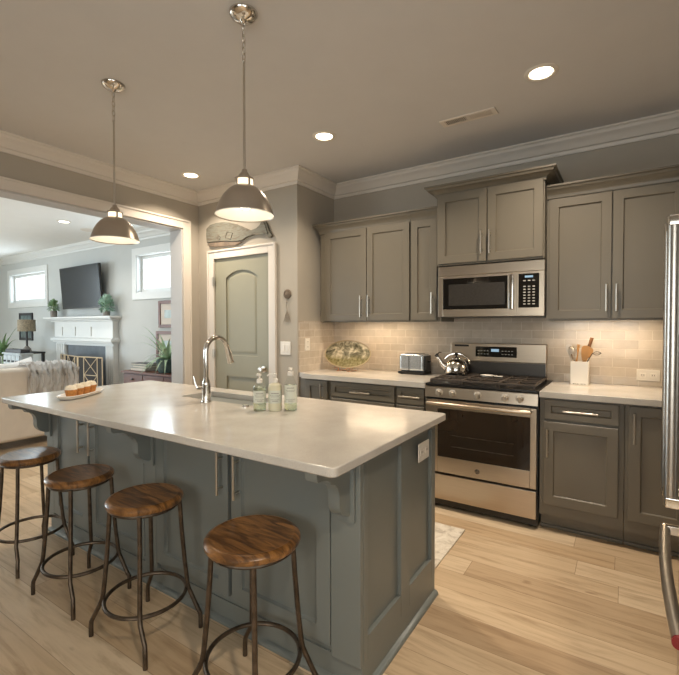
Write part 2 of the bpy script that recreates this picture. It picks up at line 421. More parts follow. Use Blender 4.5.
def tag(o, label, cat, group=None, kind=None):
    if label: o['label'] = label
    if cat: o['category'] = cat
    if group: o['group'] = group
    if kind: o['kind'] = kind
    return o
class Thing:
    def __init__(s, name, label, cat, loc, group=None, rotz=0.):
        s.loc = tuple(loc); s.root = bpy.data.objects.new(name, None); s.root.empty_display_size = .05
        col.objects.link(s.root); s.root.location = loc; s.root.rotation_euler = (0, 0, rotz); s.rot = rotz
        tag(s.root, label, cat, group)
    def part(s, name, mb, m, parent=None, label=None, local=False, smooth=True):
        o = mb.done(name, m, parent or s.root, (0, 0, 0) if (local or s.rot) else s.loc, smooth)
        if label: o['label'] = label
        return o
def struct(name, mb, m, parent=None, smooth=True):
    o = mb.done(name, m, parent, smooth=smooth); o['kind'] = 'structure'; return o
def dup(root, loc, rotz=None, label=None, group=None):
    r = root.copy(); col.objects.link(r); r.location = loc
    if rotz is not None: r.rotation_euler = (0, 0, rotz)
    if label: r['label'] = label
    if group: r['group'] = group
    def kids(src, dst):
        for ch in list(src.children):
            c = ch.copy(); col.objects.link(c); c.parent = dst; kids(ch, c)
    kids(root, r)
    return r

# ------------------------------------------------------------------ setting
XS, YP, XJ, YW, XR, YF, ZC = -3.83, 3.14, -2.487, 3.74, 0.95, -2.6, 2.74
XL, YL = -11.2, 3.9          # living room's far left wall and its fireplace wall
XS2 = -4.00                  # living-room face of the dividing wall
OY0, OY1, OZ = 0.15, 2.937, 2.345   # cased opening

struct('floor', MB().box(XL - .15, XR + .15, YF - .15, YL + .15, -.1, 0), 'floor')
struct('ceiling', MB().box((XS + XS2) / 2, XR + .15, YF - .15, YL + .15, ZC, ZC + .1), 'ceiling')
struct('ceiling', MB().box(XL - .15, (XS + XS2) / 2, YF - .15, YL + .15, ZC, ZC + .1), 'ceiling_living')
struct('wall_back', MB().box(XJ - .12, XR + .15, YW, YW + .15, 0, ZC), 'wall')
w = MB()   # pantry wall round its doorway
DX0, DX1, DZ = -3.576, -2.829, 2.027
w.box(XS - .001, DX0 - .002, YP, YP + .12, 0, ZC).box(DX1 + .002, XJ, YP, YP + .12, 0, ZC).box(DX0 - .002, DX1 + .002, YP, YP + .12, DZ + .003, ZC)
struct('wall_pantry', w, 'wall')
struct('wall_return', MB().box(XJ - .12, XJ, YP + .12, YW, 0, ZC), 'wall')
w = MB(); w.box(XS2, XS, OY1, YL + .15, 0, ZC).box(XS2, XS, YF, OY0, 0, ZC).box(XS2, XS, OY0, OY1, OZ, ZC)
struct('wall_left', w, 'wall')
WY0, WY1, WZ0, WZ1 = -1.75, .25, .78, 2.2
w = MB(); w.box(XR, XR + .15, YF - .15, WY0, 0, ZC).box(XR, XR + .15, WY1, YL, 0, ZC).box(XR, XR + .15, WY0, WY1, 0, WZ0).box(XR, XR + .15, WY0, WY1, WZ1, ZC)
struct('wall_right', w, 'wall')

def wall_x(name, x0, x1, y0, y1, holes, m, zt=ZC):
    # wall along x with rectangular holes (hx0,hx1,hz0,hz1)
    b = MB(); xs = x0
    for hx0, hx1, hz0, hz1 in sorted(holes):
        b.box(xs, hx0, y0, y1, 0, zt); b.box(hx0, hx1, y0, y1, hz1, zt)
        if hz0 > 0: b.box(hx0, hx1, y0, y1, 0, hz0)
        xs = hx1
    b.box(xs, x1, y0, y1, 0, zt)
    return struct(name, b, m)
HW1 = (-10.625, -9.085, 1.812, 2.385)
HW2 = (-6.17, -4.66, 1.835, 2.405)
wall_x('wall_fireplace', XL - .15, XS2 - .001, YL, YL + .15, [HW1, HW2], 'wall_living')
HW3 = (-1.2, .8, .75, 2.2)
wall_x('wall_front', XS2, XR, YF - .15, YF, [HW3], 'wall')
HW4 = (-8.9, -5.9, 0.05, 2.25)
wall_x('wall_living_front', XL - .15, XS2 - .001, YF - .15, YF, [HW4], 'wall_living')
b = MB(); b.box(XL - .15, XL, YF, -2.2, 0, ZC).box(XL - .15, XL, 1.0, YL, 0, ZC).box(XL - .15, XL, -2.2, 1.0, 0, .5).box(XL - .15, XL, -2.2, 1.0, 2.45, ZC)
struct('wall_living_end', b, 'wall_living')

def window_x(name, h, ywall, inward, casing=.1, mull=0, zbar=0):
    x0, x1, z0, z1 = h
    sgn = inward
    yo = ywall
    ya, yb = (yo - .018, yo) if inward < 0 else (yo, yo + .018)
    c = MB(); cs = casing
    c.box(x0 - cs, x0, ya, yb, z0 - cs, z1 + cs, .004); c.box(x1, x1 + cs, ya, yb, z0 - cs, z1 + cs, .004)
    c.box(x0, x1, ya, yb, z1, z1 + cs, .004); c.box(x0, x1, ya, yb, z0 - cs, z0, .004)
    o = struct(name, c, 'mantel')
    d0, d1 = (yo - .002, yo + .12) if inward < 0 else (yo - .12, yo + .002)
    j = MB(); t = .012
    j.box(x0, x0 + t, d0, d1, z0, z1).box(x1 - t, x1, d0, d1, z0, z1).box(x0 + t, x1 - t, d0, d1, z1 - t, z1).box(x0 + t, x1 - t, d0, d1, z0, z0 + t)
    struct('window_jamb', j, 'mantel', o)
    s0, s1 = (yo + .07, yo + .11) if inward < 0 else (yo - .11, yo - .07)
    f = MB(); q = .05
    a0, a1, c0, c1 = x0 + t, x1 - t, z0 + t, z1 - t
    f.box(a0, a0 + q, s0, s1, c0, c1, .003).box(a1 - q, a1, s0, s1, c0, c1, .003).box(a0 + q, a1 - q, s0, s1, c1 - q, c1, .003).box(a0 + q, a1 - q, s0, s1, c0, c0 + q, .003)
    for k in range(mull):
        xm = a0 + (a1 - a0) * (k + 1) / (mull + 1); f.box(xm - .03, xm + .03, s0, s1, c0 + q, c1 - q)
    struct('window_frame', f, 'mantel', o)
    ym = (s0 + s1) / 2
    struct('window_pane', MB().box(a0 + q, a1 - q, ym - .003, ym + .003, c0 + q, c1 - q), 'pane', o)
    return o
window_x('window_1', HW1, YL, -1)
window_x('window_2', HW2, YL, -1)
window_x('window_3_added', HW3, YF, +1, mull=1)  # unseen front window, added to let in frontal fill
window_x('window_4', HW4, YF, +1, mull=2)
o = MB()
for y0, y1 in ((-2.2, -2.15), (.95, 1.0), (-.63, -.57)): o.box(XL - .1, XL - .05, y0, y1, .5, 2.45)
o.box(XL - .1, XL - .05, -2.15, .95, .5, .55).box(XL - .1, XL - .05, -2.15, .95, 2.4, 2.45)
o = struct('window_5', o, 'mantel')
struct('window_pane', MB().box(XL - .08, XL - .074, -2.15, .95, .55, 2.4), 'pane', o)

c = MB(); xa, xb = XR - .018, XR
c.box(xa, xb, WY0 - .09, WY0, WZ0 - .09, WZ1 + .09, .004).box(xa, xb, WY1, WY1 + .09, WZ0 - .09, WZ1 + .09, .004).box(xa, xb, WY0, WY1, WZ1, WZ1 + .09, .004).box(xa, xb, WY0, WY1, WZ0 - .09, WZ0, .004)
o = struct('window_6_added', c, 'trim')  # unseen side window, added so light reaches the island end
f = MB(); xa, xb = XR + .07, XR + .11
f.box(xa, xb, WY0, WY0 + .05, WZ0, WZ1).box(xa, xb, WY1 - .05, WY1, WZ0, WZ1).box(xa, xb, WY0 + .05, WY1 - .05, WZ1 - .05, WZ1).box(xa, xb, WY0 + .05, WY1 - .05, WZ0, WZ0 + .05).box(xa, xb, -.78, -.72, WZ0 + .05, WZ1 - .05)
struct('window_frame', f, 'trim', o)
struct('window_pane', MB().box(XR + .088, XR + .094, WY0 + .05, WY1 - .05, WZ0 + .05, WZ1 - .05), 'pane', o)

# crown mouldings
def crown_prof(zt, drop, out, flip=False):
    p = [(0, zt), (out, zt), (out, zt - .012), (out - .012, zt - .018), (out - .02, zt - .035)]
    for i in range(5):
        a = i / 4; p.append((out - .02 - (out - .04) * (a ** .75) * .8, zt - .035 - (drop - .065) * a))
    p += [(.016, zt - drop + .026), (.016, zt - drop + .012), (.01, zt - drop), (0, zt - drop)]
    return p
struct('trim_1', MB().sweep([(XS, YF), (XS, YP), (XJ, YP), (XJ, YW), (XR, YW), (XR, YF)], crown_prof(ZC, .122, .098)), 'trim')
struct('trim_2', MB().sweep([(XL, YF), (XL, YL), (XS2, YL), (XS2, YF)], crown_prof(ZC, .122, .098)), 'mantel')
def base_prof(h=.13, t=.016): return [(0, 0), (t, 0), (t, h - .02), (t - .006, h - .006), (.004, h), (0, h)]
struct('baseboard_left', MB().sweep([(XS, OY1 + .09), (XS, YP), (DX0 - .105, YP)], base_prof()), 'trim')
struct('baseboard_pantry', MB().sweep([(DX1 + .105, YP), (XJ, YP), (XJ, YP + .03)], base_prof()), 'trim')
struct('baseboard_living', MB().sweep([(XL, YF), (XL, YL), (-8.56, YL)], base_prof()), 'mantel')
struct('baseboard_living', MB().sweep([(-6.64, YL), (XS2, YL), (XS2, OY1 + .1)], base_prof()), 'mantel')

# cased opening: casing on the kitchen face and the lined jamb
c = MB(); cw = .088
for z0, z1, y0, y1 in ((0, OZ + cw, OY1, OY1 + cw), (0, OZ + cw, OY0 - cw, OY0), (OZ, OZ + cw, OY0, OY1)):
    c.box(XS, XS + .016, y0, y1, z0, z1, .004)
c.box(XS + .016, XS + .026, OY1 + cw - .018, OY1 + cw, 0, OZ + cw, .004).box(XS + .016, XS + .026, OY0 - cw, OY1 + cw, OZ + cw - .018, OZ + cw, .004)
struct('trim_3', c, 'trim')
c = MB(); c.box(XS2 - .016, XS, OY1 - .014, OY1, 0, OZ).box(XS2 - .016, XS, OY0, OY0 + .014, 0, OZ).box(XS2 - .016, XS, OY0 + .014, OY1 - .014, OZ - .014, OZ)
struct('trim_4', c, 'jamb')

# pantry door, its casing and hardware
c = MB(); cw = .092
c.box(DX0 - cw - .004, DX0 - .004, YP - .018, YP, 0, DZ + cw, .004).box(DX1 + .004, DX1 + cw + .004, YP - .018, YP, 0, DZ + cw, .004).box(DX0 - .004, DX1 + .004, YP - .018, YP, DZ + .004, DZ + cw, .004)
c.box(DX0 - cw - .004, DX0 - cw + .014, YP - .027, YP - .018, 0, DZ + cw, .004).box(DX1 + cw - .014, DX1 + cw + .004, YP - .027, YP - .018, 0, DZ + cw, .004).box(DX0 - cw, DX1 + cw, YP - .027, YP - .018, DZ + cw - .018, DZ + cw, .004)
struct('trim_5', c, 'trim')
def pantry_door():
    b = MB(); y0, y1 = YP + .004, YP + .040
    pl, pr = -3.419, -2.983     # panel sides
    zb0, zb1, zu0, zs, za = .15, .828, 1.041, 1.828, 1.899
    b.box(DX0, pl, y0, y1, .008, DZ).box(pr, DX1, y0, y1, .008, DZ).box(pl, pr, y0, y1, .008, zb0).box(pl, pr, y0, y1, zb1, zu0)
    def arch(d=0., n=14):
        cx = (pl + pr) / 2; hw = (pr - pl) / 2 - d; s = za - zs
        R = ((pr - pl) ** 2 / 4 + s * s) / (2 * s); cz = za - R; R2 = R - d
        a0 = math.asin(min(1, hw / R2))
        return [(cx + R2 * math.sin(-a0 + 2 * a0 * i / n), cz + R2 * math.cos(-a0 + 2 * a0 * i / n)) for i in range(n + 1)]
    ar = arch()
    b.prism([(pl, y0, DZ), (pl, y0, ar[0][1])] + [(x, y0, z) for x, z in ar[1:-1]] + [(pr, y0, ar[-1][1]), (pr, y0, DZ)], (0, y1 - y0, 0))
    b.box(pl - .01, pr + .01, y0 + .016, y1 - .004, zb0 - .01, za + .01)          # recessed field
    o = struct('door_1', b, 'door')
    # sloped raised panel inside each opening
    def raised(poly_fn):
        q = MB(); L = [poly_fn(.028), poly_fn(.052)]
        a = [q.bm.verts.new((x, y0 + .016, z)) for x, z in L[0]]; c2 = [q.bm.verts.new((x, y0 + .006, z)) for x, z in L[1]]
        n = len(a)
        for i in range(n): q.bm.faces.new((a[i], a[(i + 1) % n], c2[(i + 1) % n], c2[i]))
        q.bm.faces.new(c2); return q
    up_ = raised(lambda d: [(pl + d, zu0 + d)] + arch(d) + [(pr - d, zu0 + d)])
    struct('door_panel', up_, 'door', o)
    lo_ = raised(lambda d: [(pl + d, zb0 + d), (pl + d, zb1 - d), (pr - d, zb1 - d), (pr - d, zb0 + d)])
    struct('door_panel', lo_, 'door', o)
    k = MB(); kx, kz = -2.902, .920
    m = Matrix.Translation((kx, y0, kz)) @ Matrix.Rotation(PI / 2, 4, 'X')
    k.lathe([(0, 0), (.032, 0), (.032, .006), (.012, .010), (.010, .030), (.022, .038), (.028, .050), (.024, .062), (0, .066)], mtx=m, n=20)
    struct('door_knob', k, 'nickel', o)
    for hz in (1.80, 1.055, .25):
        h = MB(); h.cyl((DX0 - .006, YP - .022, hz - .045), (DX0 - .006, YP - .022, hz + .045), .007, n=10).box(DX0 - .03, DX0 + .012, YP - .0195, YP - .016, hz - .044, hz + .044)
        struct('door_hinge', h, 'nickel', o)
pantry_door()

# backsplash tile
struct('trim_6', MB().box(XJ, XR, YW - .008, YW, .915, 1.40), 'tile_x')
struct('trim_7', MB().box(XJ, XJ + .008, YP + .012, YW - .008, .915, 1.385), 'tile_y')

# ------------------------------------------------------------------ cabinet pieces
def shaker(x0, x1, z0, z1, yf, th=.020, rail=.057, rec=.009):
    # slab x0..x1, z0..z1 whose face looks to -y at yf; recessed centre
    b = MB(); bm = b.bm
    def ring(d, y): return [bm.verts.new(p) for p in ((x0 + d, y, z0 + d), (x1 - d, y, z0 + d), (x1 - d, y, z1 - d), (x0 + d, y, z1 - d))]
    r = [ring(0, yf + th), ring(0, yf + .002), ring(.002, yf), ring(rail, yf), ring(rail + .002, yf + rec * .6), ring(rail + .006, yf + rec)]
    for a, c in zip(r, r[1:]):
        for i in range(4): bm.faces.new((a[i], a[(i + 1) % 4], c[(i + 1) % 4], c[i]))
    bm.faces.new(r[-1]); bm.faces.new(r[0][::-1])
    return b
def bar_pull(cx, cz, yf, length, horiz):
    b = MB(); yb = yf - .032; h = length / 2; p = h - .028
    if horiz:
        b.cyl((cx - h, yb, cz), (cx + h, yb, cz), .0062, n=12)
        for s in (-p, p): b.cyl((cx + s, yf, cz), (cx + s, yb, cz), .005, n=10)
    else:
        b.cyl((cx, yb, cz - h), (cx, yb, cz + h), .0062, n=12)
        for s in (-p, p): b.cyl((cx, yf, cz + s), (cx, yb, cz + s), .005, n=10)
    return b
def leaf(t, name, x0, x1, z0, z1, yf, m='cab', pull=None, rail=.057):
    d = t.part(name, shaker(x0, x1, z0, z1, yf, rail=rail, rec=.014 if m == 'island' else .011), m)
    if pull:
        px, pz, ln, hz = pull
        t.part('handle', bar_pull(px, pz, yf, ln, hz), 'nickel', d)
    return d

YB = 3.105      # base cabinet door faces
def base_cab(x0, x1, label, fronts, toe=True):
    t = Thing('base_cabinet', label, 'cabinet', ((x0 + x1) / 2, 3.43, 0))
    t.part('body', MB().box(x0 + .0005, x1 - .0005, YB + .0215, YW - .010, .105, .874), 'cab', smooth=False)
    t.part('toe_kick', MB().box(x0 + .0005, x1 - .0005, YB + .09, YW - .012, 0, .104).box(x0 + .0005, x1 - .0005, YB + .075, YB + .0895, 0, .022, .004), 'cab', smooth=False)
    for f in fronts: leaf(t, f[0], *f[1:5], YB, 'cab', f[5], f[6] if len(f) > 6 else .057)
    return t
DZ0, DZ1 = .738, .862
cc = base_cab(-2.404, -2.12, 'grey base cabinet in the corner beside the pantry wall', [('door', -2.375, -2.14, .185, DZ1, (-2.19, .765, .15, False), .05)])
cc.part('filler_strip', MB().box(XJ + .001, -2.4045, YP + .02, YP + .04, 0, .874), 'cab', smooth=False)
base_cab(-2.118, -1.492, 'wide grey drawer cabinet under the oval platter', [('drawer', -2.098, -1.503, DZ0, DZ1, (-1.80, .792, .19, True), .038),
    ('drawer', -2.098, -1.503, .465, DZ0 - .014, (-1.80, .60, .19, True)), ('drawer', -2.098, -1.503, .185, .451, (-1.80, .32, .19, True))])
base_cab(-1.490, -1.243, 'narrow grey base cabinet left of the range under the toaster', [('drawer', -1.482, -1.258, DZ0, DZ1, (-1.37, .797, .17, True), .038), ('door', -1.482, -1.258, .185, DZ0 - .014, (-1.445, .62, .17, False), .05)])
base_cab(-.463, -.001, 'grey base cabinet right of the range with drawer over door', [('drawer', -.434, -.028, DZ0, DZ1, (-.23, .798, .19, True), .038), ('door', -.438, -.030, .182, DZ0 - .018, (-.412, .585, .18, False))])
base_cab(.001, .330, 'grey base cabinet behind the refrigerator handle with one full door', [('door', .022, .310, .182, DZ1, (.048, .735, .18, False))])
base_cab(.332, XR - .002, 'grey base cabinet in the right corner of the back wall', [('door', .345, .64, .182, DZ1, (.615, .735, .18, False)), ('door', .644, .935, .182, DZ1, (.67, .735, .18, False))])

# perimeter countertops
o = MB().prism([(-2.402, 3.083, .875), (-1.243, 3.083, .875), (-1.243, YW - .009, .875), (XJ + .009, YW - .009, .875), (XJ + .009, YP + .012, .875), (-2.402, YP + .012, .875)], (0, 0, .0395)).done('countertop', 'quartz', smooth=False); tag(o, 'pale speckled countertop left of the range holding platter and toaster', 'countertop')
o = MB().box(-.463, XR - .002, 3.083, YW - .009, .875, .9145, .004).done('countertop', 'quartz'); tag(o, 'pale speckled countertop right of the range holding the utensil crock', 'countertop')

# upper cabinets
YU = 3.39
def cab_crown(t, x0, x1, yf, zt, left=True, right=True, drop=.085, out=.055):
    yb = YW - .012
    p = [(0, zt), (out, zt), (out, zt - .012), (out - .010, zt - .016), (out - .016, zt - .03)]
    for i in range(5):
        a = i / 4; p.append((out - .016 - (out - .026) * (a ** .7), zt - .03 - (drop - .048) * a))
    p += [(.009, zt - drop), (0, zt - drop)]
    path = ([(x0, yb)] if left else []) + [(x0, yf), (x1, yf)] + ([(x1, yb)] if right else [])
    b = MB().sweep(path, p)
    b.box(x0 + .002, x1 - .002, yf + .002, yb, zt - drop, zt - .003)
    t.part('crown_moulding', b, 'cab')
def upper_cab(x0, x1, yf, z0, z1, zt, label, doors, left=True, right=True, drop=.085, out=.055):
    t = Thing('wall_cabinet', label, 'cabinet', ((x0 + x1) / 2, YW - .17, z0))
    t.part('body', MB().box(x0, x1, yf + .021, YW - .012, z0 + .024, z1).box(x0, x1, yf + .021, yf + .040, z0, z0 + .024).box(x0, x0 + .016, yf + .040, YW - .012, z0, z0 + .024).box(x1 - .016, x1, yf + .040, YW - .012, z0, z0 + .024), 'cab', smooth=False)
    for dx0, dx1, dz0, dz1, pull in doors: leaf(t, 'door', dx0, dx1, dz0, dz1, yf, 'cab', pull)
    cab_crown(t, x0, x1, yf + .018, zt, left, right, drop, out)
    return t
upper_cab(-2.420, -1.4995, YU, 1.372, 2.212, 2.285, 'double-door grey wall cabinet over the oval platter',
    [(-2.356, -1.916, 1.384, 2.200, (-1.962, 1.51, .19, False)), (-1.910, -1.507, 1.384, 2.200, (-1.884, 1.51, .19, False))], True, False)
upper_cab(-1.4985, -1.2375, YU, 1.372, 2.212, 2.285, 'narrow single-door grey wall cabinet left of the microwave',
    [(-1.492, -1.268, 1.384, 2.200, (-1.302, 1.52, .17, False))], False, False)
upper_cab(-1.2365, -.4705, 3.285, 1.80, 2.338, 2.405, 'raised grey wall cabinet above the microwave with two doors',
    [(-1.222, -.853, 1.812, 2.338, (-.886, 1.945, .17, False)), (-.847, -.478, 1.812, 2.338, (-.826, 1.945, .17, False))], True, True, .075, .075)
upper_cab(-.4695, .320, YU, 1.372, 2.225, 2.305, 'double-door grey wall cabinet over the utensil crock',
    [(-.452, -.083, 1.384, 2.212, (-.108, 1.52, .175, False)), (-.077, .300, 1.384, 2.212, (-.052, 1.52, .175, False))], False, False)
upper_cab(.321, XR - .002, YU, 1.372, 2.225, 2.305, 'grey wall cabinet in the right corner beside the refrigerator',
    [(.335, .63, 1.384, 2.212, (.605, 1.52, .175, False)), (.636, .935, 1.384, 2.212, (.66, 1.52, .175, False))], False, False)

# under-cabinet light bars
def ucl(x0, x1, label, power):
    t = Thing('under_cabinet_light', label, 'light', ((x0 + x1) / 2, 3.55, 1.395))
    t.part('housing', MB().box(x0, x1, 3.50, 3.56, 1.384, 1.3955, .003), 'white_plastic')
    t.part('diffuser', MB().box(x0 + .01, x1 - .01, 3.508, 3.552, 1.381, 1.3835), 'led')
    area('under_cabinet_glow', ((x0 + x1) / 2, 3.53, 1.378), (0, 0, 0), x1 - x0, .04, power, WARM)
ucl(-2.20, -1.60, 'slim lit bar under the wall cabinet over the platter', 2.2)
ucl(-.36, .20, 'slim lit bar under the wall cabinet over the utensil crock', 2.2)

# ------------------------------------------------------------------ microwave
def microwave():
    x0, x1, z0, z1, yf = -1.2345, -.4725, 1.405, 1.798, 3.33
    t = Thing('microwave', 'stainless over-the-range microwave below the raised cabinet', 'microwave', ((x0 + x1) / 2, 3.53, z0))
    t.part('body', MB().box(x0, x1, yf + .03, YW - .012, z0, z1 - .001), 'steel_dark', smooth=False)
    b = MB(); b.box(x0, x1, yf + .004, yf + .0295, z1 - .075, z1 - .001, .003)      # top band
    t.part('vent_band', b, 'steel')
    d = MB(); xd = -.655; zb, zt = z0 + .002, z1 - .078
    wx0, wx1, wz0, wz1 = -1.195, -.715, 1.462, 1.700
    d.box(x0, wx0, yf, yf + .029, zb, zt, .002).box(wx1, xd, yf, yf + .029, zb, zt, .002).box(wx0, wx1, yf, yf + .029, wz1, zt, .002).box(wx0, wx1, yf, yf + .029, zb, wz0, .002)
    door = t.part('door', d, 'steel')
    t.part('window', MB().box(wx0, wx1, yf + .003, yf + .028, wz0, wz1), 'blackglass', door)
    t.part('inner_screen', MB().box(wx0 + .045, wx1 - .02, yf + .0015, yf + .003, wz0 + .03, wz1 - .045), M['ovenscreen'], door)
    t.part('handle', MB().box(-.700, -.668, yf - .036, yf - .020, 1.455, 1.705, .006).box(-.694, -.674, yf - .022, yf, 1.47, 1.49, .003).box(-.694, -.674, yf - .022, yf, 1.67, 1.69, .003), 'chrome', door)
    p = t.part('control_panel', MB().box(xd + .001, x1, yf, yf + .029, zb, zt, .002), 'steel')
    t.part('keypad', MB().box(-.640, -.505, yf - .002, yf + .001, 1.465, 1.705, .001), 'blackglass', p)
    for r_ in range(9):
        for c_ in range(3):
            if r_ == 1: continue
            zz = 1.655 - r_ * .0205; xx = -.600 + c_ * .030
            t.part('key', MB().box(xx - .008, xx + .008, yf - .0028, yf - .0018, zz - .004, zz + .004), 'buttons', p)
    t.part('display', MB().box(-.598, -.545, yf - .0028, yf - .0018, 1.676, 1.690), 'display', p)
M['ovenscreen'] = mat('microwave_screen', rgb(50, 47, 43), .25, 0, var=.15, vscale=60, coat=.3)
microwave()

# ------------------------------------------------------------------ range
def rng():
    x0, x1, yf = -1.237, -.469, 3.075
    t = Thing('range', 'stainless gas range with black oven window between the cabinets', 'stove', ((x0 + x1) / 2, 3.4, 0))
    t.part('body', MB().box(x0, x1, yf + .035, YW - .03, .022, .905), 'black', smooth=False)
    for fx in (x0 + .05, x1 - .05):
        for fy in (yf + .09, YW - .1): t.part('foot', MB().cyl((fx, fy, 0), (fx, fy, .0225), .018, n=12), 'black')
    dr = t.part('storage_drawer', MB().box(x0 + .006, x1 - .006, yf, yf + .034, .074, .258, .005), 'steel')
    # oven door with window opening
    z0, z1 = .272, .800; wx0, wx1, wz0, wz1 = -1.140, -.514, .388, .738
    d = MB(); a, c = x0 + .006, x1 - .006
    d.box(a, wx0, yf, yf + .034, z0, z1, .004).box(wx1, c, yf, yf + .034, z0, z1, .004).box(wx0, wx1, yf, yf + .034, z0, wz0, .004).box(wx0, wx1, yf, yf + .034, wz1, z1, .004)
    door = t.part('oven_door', d, 'steel')
    t.part('window', MB().box(wx0 - .002, wx1 + .002, yf + .002, yf + .030, wz0 - .002, wz1 + .002), 'ovenglass', door)
    g = MB()
    for zz in (.47, .55):
        g.tube([(wx0 + .10, yf + .0015, zz), (wx1 - .10, yf + .0015, zz)], .0018, 6)
    t.part('oven_rack', g, 'steel_dark', door)
    h = MB(); zh = .777; pts = []
    for i in range(13):
        s = i / 12; pts.append((a + .022 + (c - a - .060) * s, yf - .030 - .022 * math.sin(PI * s) ** .6, zh))
    h.tube([(a + .022, yf + .004, zh)] + pts + [(c - .038, yf + .004, zh)], .0135, 12)
    t.part('handle', h, 'steel', door)
    e = MB(); m = Matrix.Translation((-.853, yf, .322)) @ Matrix.Rotation(PI / 2, 4, 'X')
    e.lathe([(0, 0), (.0175, 0), (.0175, .003), (.0150, .004), (0, .004)], mtx=m, n=24)
    em = t.part('emblem', e, 'steel_dark', door, label='round monogram badge')
    s = MB()
    def ring(cx, cz, r, a0, a1, w_=.0011, n=14): s.tube([(cx + r * math.cos(a0 + (a1 - a0) * i / n), yf - .0045, cz + r * math.sin(a0 + (a1 - a0) * i / n)) for i in range(n + 1)], w_, 5)
    ring(-.853, .322, .0145, 0, 2 * PI * .999, n=28)
    ring(-.8575, .322, .0055, .6, 5.4); s.tube([(-.8575, yf - .0045, .3215), (-.8525, yf - .0045, .3215), (-.8525, yf - .0045, .3165)], .0011, 5)
    ring(-.848, .3245, .003, .5, 4.6); ring(-.848, .3190, .0034, 1.6, 5.6)
    t.part('monogram', s, 'chrome', em)
    # sloped control panel
    cp = MB(); cp.prism([(x0, yf + .034, .815), (x0, yf - .006, .818), (x0, yf + .006, .893), (x0, yf + .034, .897)], (x1 - x0, 0, 0))
    cpo = t.part('control_panel', cp, 'steel')
    for kx in (-1.128, -1.030, -.853, -.672, -.577):
        k = MB(); mm = Matrix.Translation((kx, yf + .001, .857)) @ Matrix.Rotation(PI / 2 + .16, 4, 'X')
        k.lathe([(0, 0), (.026, 0), (.026, .006), (.021, .008), (.019, .026), (.017, .029), (0, .029)], mtx=mm, n=24)
        k.box(-.0055, .0055, -.020, .020, .027, .037, .003, mtx=mm)
        t.part('knob', k, 'knob', cpo)
    # cooktop
    ct = t.part('cooktop', MB().box(x0, x1, yf + .006, 3.655, .8975, .916, .004), 'black')
    for bx, by, br in ((-1.06, 3.23, .046), (-1.06, 3.50, .038), (-.645, 3.23, .050), (-.645, 3.50, .040), (-.853, 3.37, .042)):
        q = MB().lathe([(0, 0), (br + .01, 0), (br + .01, .007), (br, .010), (br, .019), (br - .006, .022), (0, .023)], (bx, by, .916), 24)
        t.part('burner', q, 'iron', ct)
    for gx0, gx1 in ((x0 + .03, -.985), (-.978, -.730), (-.723, x1 - .03)):
        g = MB(); z = .944; gy0, gy1 = yf + .045, 3.625; r_ = .0065
        for xx in (gx0, gx1): g.box(xx - r_, xx + r_, gy0, gy1, z - .012, z + .004, .003)
        for yy in (gy0, (gy0 + gy1) / 2, gy1): g.box(gx0, gx1, yy - r_, yy + r_, z - .012, z + .004, .003)
        cx = (gx0 + gx1) / 2
        for yy in ((gy0 * 3 + gy1) / 4, (gy0 + gy1 * 3) / 4):
            g.box(gx0, gx1, yy - .005, yy + .005, z - .006, z + .006, .002)
            g.box(cx - .005, cx + .005, yy - .12, yy + .12, z - .006, z + .006, .002)
        for xx in (gx0, gx1):
            for yy in (gy0, gy1): g.box(xx - .008, xx + .008, yy - .008, yy + .008, .916, z, .002)
        t.part('grate', g, 'iron', ct)
    # back guard
    bg_ = t.part('back_guard', MB().box(x0 + .01, x1 - .034, 3.662, YW - .010, .905, 1.045).box(x0 - .004, x1 - .030, 3.650, YW - .010, 1.045, 1.193, .008), 'steel')
    t.part('vent_trim', MB().box(x0 + .012, x1 - .036, 3.6595, 3.6625, .918, 1.043), 'steel_dark', bg_)
    dp = t.part('control_display', MB().box(-1.030, -.710, 3.6465, 3.6505, 1.085, 1.168, .002), 'blackglass', bg_)
    t.part('clock', MB().box(-.905, -.845, 3.6455, 3.6465, 1.128, 1.150), 'display', bg_)
    k = MB()
    for i in range(4):
        for j in range(2):
            for sx in (-1, 1):
                xx = -.875 + sx * (.058 + i * .024); zz = 1.108 + j * .026
                k.box(xx - .007, xx + .007, 3.6455, 3.6465, zz - .003, zz + .003)
    t.part('button_print', k, 'buttons', bg_)
    t.part('vent_slot', MB().box(-1.205, -1.085, 3.648, 3.6505, 1.165, 1.180), 'black', bg_)
rng()
